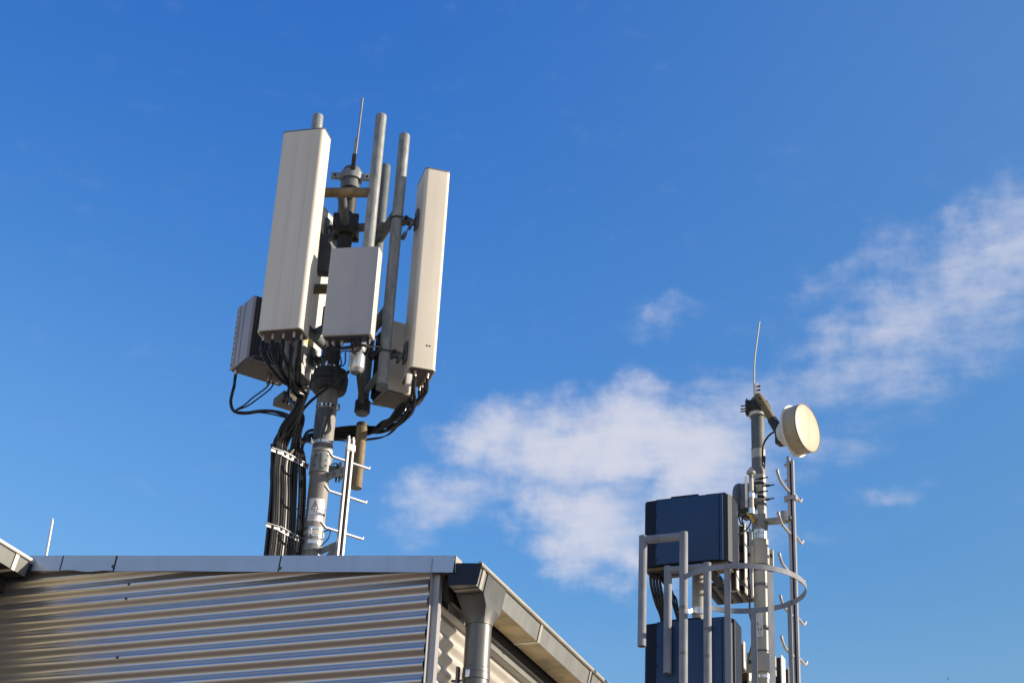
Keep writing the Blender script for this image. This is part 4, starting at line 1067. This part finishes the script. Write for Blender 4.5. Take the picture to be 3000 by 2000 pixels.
# mast head clamp with threaded rods
zt1_, zt0_ = rz(1185), rz(1215)
mb = MB(); zm = (rz(1180) + rz(1212)) / 2; hzm = (rz(1180) - rz(1212)) / 2
mb.box(RP(zm, -.02, -.035), .055, .02, hzm, tL, nL, Z, .006); mb.box(RP(zm, .01, .045), .055, .02, hzm, tL, nL, Z, .006); mb.box(RP(zm, .052, -.005), .022, .05, hzm * .9, tL, nL, Z, .006)
for dz in (-.6, .5):
    for sg in (-1, 1): mb.cyl(RP(zm + dz * hzm, 0, 0) + tL * (.042 * sg) + nL * .11, RP(zm + dz * hzm, 0, 0) + tL * (.042 * sg) - nL * .08, .005, seg=8)
for dz in (-.45, .0, .55): mb.cyl(RP(zm + dz * hzm) - tL * .105 + nL * .02, RP(zm + dz * hzm) + tL * .06 + nL * .02, .0048, seg=8)
mb.box(RP(zm - .0, 0, 0) - tL * .062 + nL * .02, .008, .022, hzm * 1.25, tL, nL, Z, .003)
mb.build('head_clamp', 'mast_dark', rm)
mb = MB(); mb.lathe([(RR, zm - hzm - .02), (RR + .012, zm - hzm - .02), (RR + .014, zm - hzm), (RR, zm - hzm + .005)], RP(0), Z, 30); mb.build('clamp_ring', 'dish_white', rm)
# side arm to the climbing rail
za_ = rz(1530)
RLX, RLY = at(2322, 1560, 10.12).x, 10.12
mb = MB(); mb.bar(RP(za_), V((RLX, RLY, za_ + .0)), .075, .016); mb.lathe([(RR, za_ - .055), (RR + .006, za_ - .055), (RR + .006, za_ + .045), (RR, za_ + .045)], RP(0), Z, 30)
mb.build('rail_arm', 'galvanised', rm)
mb = MB(); mb.box(V((RLX - .05, RLY - .02, za_ + .01)), .022, .014, .032, bev=.005); mb.build('arm_clip', 'galvanised', rm)
# bracket plates for the cabinets
for v_ in (1632, 1945):
    zz = rz(v_)
    mb = MB(); mb.lathe([(RR, zz - .055), (RR + .012, zz - .055), (RR + .012, zz + .055), (RR, zz + .055)], RP(0), Z, 30)
    mb.box(RP(zz, -.066, -.02), .026, .012, .06, tL, nL, Z, .003); mb.box(RP(zz - .01, .062, .0), .018, .012, .06, tL, nL, Z, .003); cl = mb.build('arm_clamp', 'mast_white', rm)
    mb = MB()
    for q in (-.07, .066): mb.cyl(RP(zz, q, -.02) + nL * .01, RP(zz, q, -.02) + nL * .024, .010, seg=8)
    mb.build_each('clamp_bolt', 'ink', cl)
    pA = RP(zz - .01); pB = at(2050, v_ + 90, 10.05); pB.z = zz - .05
    mb = MB(); mb.bar(pA - tL * .04, V((1.17, 10.33, zz - .03)), .06, .05, bev=.006); mb.build('cabinet_arm', 'mast_white', rm)
# white post that carries the cabinets
PPX, PPY = at(2048, 1750, 10.1).x, 10.1
mb = MB(); mb.cyl((PPX, PPY, at(2050, 1812, PPY).z - .4), (PPX, PPY, at(2050, 1480, PPY).z), .042, seg=28); mb.build('cabinet_post', 'mast_white', rm)
zq = at(2050, 1793, PPY).z
mb = MB(); mb.lathe([(.042, zq - .02), (.047, zq - .02), (.047, zq + .02), (.042, zq + .02)], (PPX, PPY, 0), Z, 28); mb.box((PPX - .035, PPY - .04, zq), .012, .012, .022, bev=.003); mb.bar((PPX - .03, PPY - .03, zq), (PPX - .075, PPY - .06, zq - .02), .02, .02); mb.build('post_clamp', 'steel_bright', rm)

# lightning rod on top
tip = at(2225, 942, 10.16); bs = at(2209, 1125, 10.16)
lr2 = thing('lightning_rod', 'thin slightly bent lightning rod above the round dish mast', 'lightning rod', (bs.x, 10.16, bs.z - .1), 'lightning rods')
m1 = at(2211, 1050, 10.16)
mb = MB(); mb.tube([(bs.x, 10.16, bs.z - .08), (bs.x + .001, 10.16, bs.z + .01), (m1.x, 10.16, m1.z), (tip.x, 10.16, tip.z)], .0052, 12, 6); mb.build('rod', 'mast_white', lr2)
q = at(2216, 1143, 10.14)
mb = MB(); mb.box((q.x, 10.145, q.z), .010, .008, .05, bev=.002); hb = mb.build('rod_holder', 'dish_white', lr2)
mb = MB()
for dz in (-.012, .015): mb.cyl((q.x + .005, 10.138, q.z + .012 + dz), (q.x + .024, 10.13, q.z + .012 + dz), .006, seg=8)
mb.build_each('holder_screw', 'ink', hb)

# round microwave dish
dn = V((.77, -.638, 0)).normalized()
fcx = at(2366, 1253, 9.93)
dish = thing('microwave_dish', 'round drum-shaped cream microwave dish on an arm at the mast top', 'dish antenna', fcx - dn * .1 - Z * .15)
RD = .152
mb = MB(); mb.lathe([(0, .006), (RD * .6, .005), (RD - .01, .002), (RD - .003, 0)], fcx, dn, 56); mb.build('radome_face', 'dish_cream', dish)
mb = MB(); mb.lathe([(RD - .004, -.001), (RD, .001), (RD + .0005, -.004), (RD + .0005, -.088)], fcx, dn, 56); mb.build('shroud', 'dish_cream', dish)
mb = MB(); mb.lathe([(RD, -.004), (RD + .0022, -.004), (RD + .0022, .0015), (RD - .004, .0025)], fcx, dn, 56); mb.build('rim_gasket', 'plate_brown', dish)
mb = MB(); mb.lathe([(RD, -.086), (RD + .012, -.086), (RD + .013, -.094), (RD + .008, -.10), (RD * .8, -.122), (RD * .45, -.14), (RD * .4, -.15), (0, -.15)], fcx, dn, 56); mb.build('reflector', 'dish_white', dish)
mb = MB(); mb.lathe([(RD * .5, -.138), (RD * .52, -.165), (RD * .38, -.19), (0, -.19)], fcx, dn, 32); mb.build('hub', 'dish_white', dish)
mb = MB()
for k in (-.5, .0, .45): mb.box(fcx - dn * .092 - Z * (RD + .006) + Z.cross(dn) * (.05 * k) + Z * (.01 if k else 0), .012, .014, .008, Z.cross(dn), dn, Z, .003)
mb.build_each('rim_lug', 'dish_white', dish)
armA = at(2226, 1168, 10.13); hub = fcx - dn * .185
mb = MB(); mb.cyl(armA - (hub - armA).normalized() * .03, hub.lerp(armA, .12), .026, seg=22, inner=.004); mb.build('offset_arm', 'galvanised_tan', dish)
mb = MB(); d_ = (hub - armA).normalized(); mb.cyl(hub.lerp(armA, .42), hub.lerp(armA, .02), .031, seg=22); mb.box(hub - dn * .0 - Z * .012, .035, .03, .055, Z.cross(dn), dn, Z, .01); mb.box(hub.lerp(armA, .25) - Z * .035, .02, .02, .025, d_, Z.cross(d_), Z, .006); mb.build('mount_joint', 'mast_dark', dish)
pC = at(2284, 1262, 10.08)
tag(MB().tube([pC + V((.03, 0, .0)), pC, at(2262, 1268, 10.1), at(2246, 1284, 10.12), at(2236, 1305, 10.14), at(2234, 1340, 10.14), at(2236, 1365, 10.14)], .0062, 8, 6).build('dish_cable', 'cable'), 'black cable curving from the round dish to the white mast', 'cable')

# small round radio link on the far side of the mast
lk = at(2176, 1463, 10.22); la = V((-.80, .60, 0)).normalized()
lx_ = Z.cross(la)
link = thing('radio_link', 'small round radio link with finned back, left of the white mast', 'radio link', lk - Z * .15)
mb = MB(); mb.lathe([(0, -.02), (.08, -.02), (.100, -.008), (.105, .006), (.102, .016), (.08, .028), (0, .034)], lk + la * .0, la, 44); mb.build('drum', 'drum_shaded', link)
mb = MB(); mb.box(lk - la * .045 - Z * .01, .07, .028, .085, lx_, la, Z, .008)
for k in range(7): mb.box(lk - la * .082 + lx_ * (-.06 + .02 * k) - Z * .01, .003, .012, .075, lx_, la, Z)
for k in range(5): mb.box(lk - la * .06 - Z * (.05 + .013 * k) - lx_ * .03, .05, .03, .003, lx_, la, Z)
mb.build('fins', 'drum_shaded', link)
mb = MB(); mb.box(lk - la * .03 - Z * .085, .06, .045, .035, lx_, la, Z, .006); mb.build('connector_box', 'radio_dark', link)
mb = MB(); mb.box(at(2186, 1440, 10.1), .007, .007, .10); mb.build('mount_strut', 'dish_white', link)
mb = MB()
for (u0, v0, u1, v1) in ((2212, 1404, 2250, 1397), (2232, 1424, 2269, 1419), (2214, 1443, 2250, 1437), (2232, 1466, 2268, 1458)):
    a_, b_ = at(u0, v0, 10.13), at(u1, v1, 10.11); mb.cyl(a_, b_, .0045, seg=8); mb.cyl(a_.lerp(b_, .3), a_.lerp(b_, .62), .0075, seg=6)
mb.build_each('clamp_rod', 'mast_dark', link)
zz1, zz2 = rz(1400), rz(1462)
mb = MB()
for zz in (rz(1422), rz(1462)): mb.lathe([(RR, zz - .008), (RR + .004, zz - .008), (RR + .004, zz + .008), (RR, zz + .008)], RP(0), Z, 28)
mb.bar(lk - la * .06 + Z * .03, RP(lk.z + .03), .05, .08); mb.build('mast_clamp', 'mast_dark', link)
mb = MB(); mb.box(at(2199, 1514, 10.12), .010, .010, .035, V((.85, 0, .5)), (0, 1, 0), V((-.5, 0, .85)), .003); mb.build('yellow_plug', 'yellow_label', link)

# satellite-time antenna (white mushroom on a tube)
gx = at(2200, 1372, 10.02).x
gz1, gz0 = at(2200, 1390, 10.02).z, at(2203, 1512, 10.02).z
gp = thing('timing_antenna', 'white mushroom-shaped timing antenna on a thin white tube beside the mast', 'antenna', (gx, 10.02, gz0))
mb = MB(); mb.lathe([(0, gz1 + .052), (.006, gz1 + .050), (.012, gz1 + .040), (.024, gz1 + .026), (.0285, gz1 + .014), (.028, gz1 + .008), (.02, gz1 + .002), (.012, gz1 - .004)], (gx, 10.02, 0), Z, 28); mb.build('dome', 'mast_white', gp)
mb = MB(); mb.cyl((gx, 10.02, gz1 - .03), (gx, 10.02, gz1), .0125, seg=18); mb.build('neck', 'tape_grey', gp)
mb = MB(); mb.cyl((gx, 10.02, gz0 + .03), (gx, 10.02, gz1 - .028), .0145, seg=20); mb.build('tube', 'mast_white', gp)
for f in (.5, .12):
    z_ = gz0 + (gz1 - gz0) * f
    mb = MB(); mb.lathe([(.0145, z_ - .018), (.0185, z_ - .018), (.0185, z_ + .018), (.0145, z_ + .018)], (gx, 10.02, 0), Z, 20); mb.box((gx + .026, 10.03, z_), .01, .012, .016, bev=.003); mb.bar((gx + .02, 10.03, z_), (RX - .03, RY - .02, z_), .025, .02); mb.build('tube_clamp', 'steel_bright', gp)

# ------------------------------------------------------------------ slate cabinets
def cabinet(u, v, Y, h, label):
    o = at(u, v, Y)                                   # top left corner of the front door
    def C(s, n, z): return o + tL * s + nL * n + Z * z
    t = thing('radio_cabinet', label, 'radio cabinet', C(.19, -.12, -h), 'slate radio cabinets on the right mast')
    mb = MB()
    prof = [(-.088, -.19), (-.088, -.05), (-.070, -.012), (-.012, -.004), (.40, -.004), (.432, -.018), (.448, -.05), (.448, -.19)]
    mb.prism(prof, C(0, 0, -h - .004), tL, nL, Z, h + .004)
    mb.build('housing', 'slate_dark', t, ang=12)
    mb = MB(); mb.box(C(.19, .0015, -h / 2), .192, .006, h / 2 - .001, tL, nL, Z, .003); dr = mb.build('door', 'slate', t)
    mb = MB(); mb.box(C(.395, -.002, -h / 2 - .002), .010, .004, h / 2, tL, nL, Z, .002); mb.build('door_edge', 'slate', dr)
    mb = MB()
    for k in range(5): mb.box(C(.004, .0082, -.02 - k * (h - .05) / 4), .0022, .0012, .010, tL, nL, Z)
    mb.build_each('hinge', 'hole_black', dr)
    mb = MB(); mb.box(C(.06, -.05, .006), .07, .03, .006, tL, nL, Z, .003); mb.box(C(.17, -.02, .010), .085, .012, .006, tL, nL, Z, .003); mb.box(C(.36, -.03, .004), .06, .02, .005, tL, nL, Z, .003); mb.build('top_rail', 'slate_dark', t)
    mb = MB(); mb.box(C(.18, -.10, -h - .012), .24, .075, .008, tL, nL, Z); mb.build('base_plate', 'galvanised_tan', t)
    mb = MB(); mb.bar(C(.30, -.03, -h - .02), C(.30, -.36, -h - .02), .05, .03); mb.bar(C(.02, -.06, -h - .03), C(.16, -.06, -h - .03), .03, .03); mb.build('base_rail', 'slate_dark', t)
    return t, C
HC = .415
cab1, CA = cabinet(1924, 1464, 9.9, HC, 'upper slate blue equipment cabinet behind the handrails')
o2 = at(1926, 1823, 9.9)
cab2, CB = cabinet(1926, 1823, 9.9, HC + .12, 'lower slate blue equipment cabinet cut off by the frame bottom')
# upright radio modules behind each cabinet
def module(o, h, dpt, label, n=3, w=.045, gap=.058, m='plate_brown', bottom=True):
    t = thing('radio_module', label, 'radio module', o - Z * h, 'upright radio modules on the right mast')
    mb = MB(); mb.box(o - Z * h / 2 - nL * .02, w / 2, dpt / 2 - .02, h / 2, tL, nL, Z, .004); mb.build('housing', m, t)
    mb = MB()
    for sg in (-1, 1): mb.box(o - Z * h / 2 + tL * (sg * (w / 2 + .003)), .003, dpt / 2, h / 2 + .004, tL, nL, Z)
    mb.build_each('lit_side_plate', 'dish_white', t)  # white plates put the modules' sunlit sides into the colour
    mb = MB(); mb.box(o - Z * (h * .35) + nL * (dpt / 2 - .02), w / 2 - .004, .006, .018, tL, nL, Z); mb.box(o - Z * (h * .6) + nL * (dpt / 2 - .018), w / 2 - .002, .006, .03, tL, nL, Z); mb.build_each('face_plate', 'slate_dark', t)
    mb = MB(); mb.box(o - Z * (h + .004) - nL * .02, w / 2, dpt / 2 - .03, .004, tL, nL, Z); mb.build('base_plate', 'radio_grey', t)
    return t
def modtop(u, v, Y): return at(u, v, Y)
module(modtop(2148, 1527, 10.0), .43, .05, 'upright dark radio module right against the upper cabinet', w=.036)
module(modtop(2174, 1537, 10.12), .44, .06, 'upright dark radio module between the upper cabinet and the white mast', w=.034)
module(modtop(2192, 1554, 10.24), .42, .07, 'narrow upright radio module close behind the white mast beside the upper cabinet', w=.026)
mb = MB(); q = at(2140, 1735, 10.25)
t = thing('mounting_tray', 'dark underside tray of equipment beneath the upper cabinet', 'equipment tray', q)
mb.box(q, .125, .16, .012, tL, nL, Z); mb.build('tray', 'plate_brown', t)
mb = MB()
for k in range(4): mb.box(q + tL * (-.09 + .06 * k) - Z * .016, .012, .13, .006, tL, nL, Z)
mb.build_each('tray_rib', 'slate_dark', t)
module(modtop(2150, 1875, 10.0), .16, .05, 'short radio module right of the lower cabinet', w=.036)
module(modtop(2172, 1883, 10.12), .16, .06, 'short radio module between the lower cabinet and the white mast', w=.03)
module(modtop(2183, 1955, 10.3), .3, .08, 'radio module low behind the mast, its tan tray at the frame bottom', w=.05, m='galvanised_tan')
module(modtop(2279, 1926, 10.55), .42, .10, 'dark radio module low on the right of the white mast', w=.055, m='radio_dark')
module(modtop(2304, 1960, 10.75), .42, .10, 'dark radio module lowest at the right, beside the climbing rail', w=.04, m='radio_dark')
GC = 'black cables on the right mast'
for k in range(4):
    cable([at(1905 + 9 * k, 1672, 9.98), at(1908 + 9 * k, 1715, 9.99), at(1921 + 8 * k, 1765, 10.0), at(1935 + 4 * k, 1800, 10.02), at(1940 + 2 * k, 1835, 10.04), at(1942 + 2 * k, 1900, 10.06)], .0085, 'thick black cable hanging from the upper cabinet behind the left handrail', 'black cables between the two cabinets')
for k in range(3):
    cable([at(1925 + 8 * k, 1676, 10.0), at(1938 + 5 * k, 1698 + 8 * k, 10.02), at(1958 + 10 * k, 1712 + 18 * k, 10.03), at(1972 + 6 * k, 1770, 10.05), at(1985 + 3 * k, 1815, 10.06), at(1990, 1850, 10.1)], .006, 'thin black cable swinging under the upper cabinet towards the white post', 'black cables between the two cabinets')
cable([at(2172, 1536, 10.1), at(2166, 1520, 10.12), at(2160, 1490, 10.15), at(2155, 1455, 10.2)], .005, 'thin black cable climbing past the rim of the small radio link', GC)
cable([at(2180, 1545, 10.06), at(2174, 1522, 10.06), at(2180, 1511, 10.06), at(2192, 1514, 10.06), at(2200, 1526, 10.08), at(2190, 1548, 10.06), at(2170, 1562, 10.0), at(2148, 1573, 9.92), at(2138, 1600, 9.9), at(2143, 1630, 9.92), at(2158, 1655, 10.0), at(2166, 1662, 10.05)], .0055, 'black cable looping from the small radio link round the upper cabinet edge', GC)
cable([at(2190, 1690, 10.1), at(2198, 1730, 10.1), at(2196, 1780, 10.12), at(2197, 1800, 10.12), at(2206, 1840, 10.12), at(2205, 1875, 10.12), at(2196, 1915, 10.12), at(2190, 1935, 10.12)], .0055, 'black cable running down left of the white mast behind the hoop', GC)
cable([at(2240, 1335, 10.17), at(2240, 1355, 10.17), at(2238, 1372, 10.17)], .006, 'short black cable end taped to the right mast below the dish', GC)

# ------------------------------------------------------------------ handrails, hoop cage (one welded ladder)
S1 = V((1.012, 9.3, 0)); S2 = S1 - nL * .484
ZS = at(2003, 1570, 9.3).z
cage = thing('caged_ladder', 'grey steel ladder with round safety hoop and looped handrail tops on the right', 'ladder', V((S1.x, S1.y, 0)))
for S in (S1, S2):
    L_ = S - tL * .236
    rr = .0235
    mb = MB(); mb.cyl(V((S.x, S.y, 0)), V((S.x, S.y, ZS + rr)), rr, seg=24, caps=True); mb.build('stile', 'rail_grey', cage)
    end = 4.78
    mb = MB(); mb.cyl(V((L_.x, L_.y, end)), V((L_.x, L_.y, ZS + rr)), rr, seg=24, inner=.004); mb.build('handrail_leg', 'rail_grey', cage)
    mb = MB(); mb.cyl(V((L_.x, L_.y, ZS)) + tL * .001, V((S.x, S.y, ZS)) - tL * .001, rr * .985, seg=24); mb.build('handrail_top', 'rail_grey', cage)
    for z_ in ((5.02, 4.86, 4.60) if S is S2 else (4.98, 4.72)):
        mb = MB(); mb.lathe([(rr - .001, z_ - .009), (rr + .0008, z_ - .009), (rr + .0008, z_ + .009), (rr - .001, z_ + .009)], V((S.x, S.y, 0)), Z, 24); mb.build('tape_ring', 'tape_grey', cage)
    mb = MB(); z_ = 4.86 if S is S2 else 4.9
for z_ in (4.96, 4.85): pass
zr = .25
while zr < 4.4:
    mb = MB(); mb.cyl(V((S1.x, S1.y, zr)), V((S2.x, S2.y, zr)), .014, seg=12); mb.build('rung', 'rail_grey', cage); zr += .28
hc = (S1 + S2) / 2 + tL * .262
rad = (S1 - hc).length
a1 = math.atan2(S1.y - hc.y, S1.x - hc.x); a2 = math.atan2(S2.y - hc.y, S2.x - hc.x)
if a1 > 0: a1 -= 2 * math.pi
a1_ = a1 if a1 > -math.pi * 2 else a1
span = (a2 - a1)
while span < 0: span += 2 * math.pi
if span > 2 * math.pi: span -= 2 * math.pi
ZH = at(2003, 1692, 9.3).z
def hoop(z):
    mb = MB(); n = 48; ring = []
    for k in range(n + 1):
        a = a1 + span * k / n; d = V((math.cos(a), math.sin(a), 0))
        c = V((hc.x, hc.y, z))
        ring.append([mb.bm.verts.new(c + d * (rad + o) + Z * q) for o, q in ((-.003, -.015), (.003, -.015), (.003, .015), (-.003, .015))])
    for A, B in zip(ring, ring[1:]):
        for i in range(4): mb.bm.faces.new((A[i], A[(i + 1) % 4], B[(i + 1) % 4], B[i]))
    mb.bm.faces.new(ring[0]); mb.bm.faces.new(ring[-1][::-1])
    return mb.build('hoop', 'rail_grey', cage)
hoop(ZH); hoop(ZH - 1.3); hoop(ZH - 2.6)
for u_, v_, far in ((2130, 1690, 0), (2257, 1680, 0), (2209, 1780, 1), (2315, 1760, 1)):
    best = None
    for k in range(400):
        a = a1 + span * k / 399; p = V((hc.x + rad * math.cos(a), hc.y + rad * math.sin(a), ZH))
        q = p - CAM; zc2 = q.dot(CF); uu = 1500 + FPX * q.dot(CX) / zc2
        isfar = p.y > hc.y - .0 + (p.x - hc.x) * -.2
        if bool(far) == isfar and (best is None or abs(uu - u_) < best[0]): best = (abs(uu - u_), a)
    a = best[1]; d = V((math.cos(a), math.sin(a), 0))
    mb = MB(); p = V((hc.x, hc.y, 0)) + d * (rad - .0062)
    mb.box(p + Z * (ZH + .015 - 1.5), .003, .017, 1.5, d, Z.cross(d), Z); mb.build('cage_strap', 'rail_grey', cage)

# climbing rail right of the mast
rl = thing('climbing_ladder', 'single-rail climbing ladder with curved hooks right of the white mast', 'ladder', (RLX, RLY, 0), 'single-rail ladders on the masts')
zt_r = at(2309, 1338, RLY).z; zt_r2 = at(2318, 1347, RLY).z
def QP(a, b, z): return V((RLX, RLY, z)) + tL * a + nL * b
mb = MB(); mb.box(QP(-.013, 0, (zt_r + 0) / 2), .009, .016, zt_r / 2, tL, nL, Z); mb.box(QP(.012, -.004, zt_r2 / 2), .006, .016, zt_r2 / 2, tL, nL, Z); mb.box(QP(0, -.018, zt_r2 / 2), .019, .003, zt_r2 / 2, tL, nL, Z); mb.build('rail', 'alu', rl)
mb = MB(); mb.box(QP(.001, -.012, zt_r2 / 2 - .01), .0055, .002, zt_r2 / 2 - .01, tL, nL, Z); mb.build('rail_groove', 'hole_black', rl)
for k, v_ in enumerate((1441, 1564, 1683, 1805, 1923)):
    zr = at(2313 + 4 * k, v_, RLY).z
    mb = MB(); mb.tube([QP(-.012, .01, zr), QP(-.02, .10, zr + .0), QP(-.026, .17, zr + .006), QP(-.03, .215, zr + .03), QP(-.032, .235, zr + .055)], .0095, 8, 5); mb.build('hook', 'alu', rl)
    mb = MB(); mb.tube([QP(.012, -.01, zr), QP(.016, -.14, zr), QP(.018, -.17, zr + .008), QP(.02, -.19, zr + .03)], .009, 8, 5); mb.build('hook', 'alu', rl)
for v_, w_ in ((1360, .02), (1406, .02)):
    z_ = at(2310, v_, RLY).z; mb = MB(); mb.box(QP(-.03, .0, z_), .010, .008, .008, tL, nL, Z, .002); mb.build('rail_stud', 'alu', rl)
z_ = at(2318, 1460, RLY).z
mb = MB(); mb.box(QP(0, .004, z_), .034, .024, .012, tL, nL, Z, .002); mb.box(QP(-.035, .0, z_), .010, .008, .02, tL, nL, Z); mb.build('splice_plate', 'alu', rl)

# ------------------------------------------------------------------ a bird far off, low in the sky
bp = at(2778, 1987, 60)
bd = tag(MB().lathe([(0, -.07), (.012, -.055), (.02, -.02), (.022, .01), (.016, .045), (.008, .06), (0, .075)], bp, (.35, .93, .05), 12).build('bird', 'bird_black'), 'tiny black bird flying low in the sky at the right', 'bird')
for sg in (-1, 1):
    mb = MB(); mb.prism([(-.03, 0), (.035, 0), (.02, .05), (-.012, .075)], bp, V((.35, .93, .05)).normalized(), V((sg * .25, 0, .97 * (1 if sg > 0 else -1))), V((1, 0, 0)), .004); mb.build('wing', 'bird_black', bd)
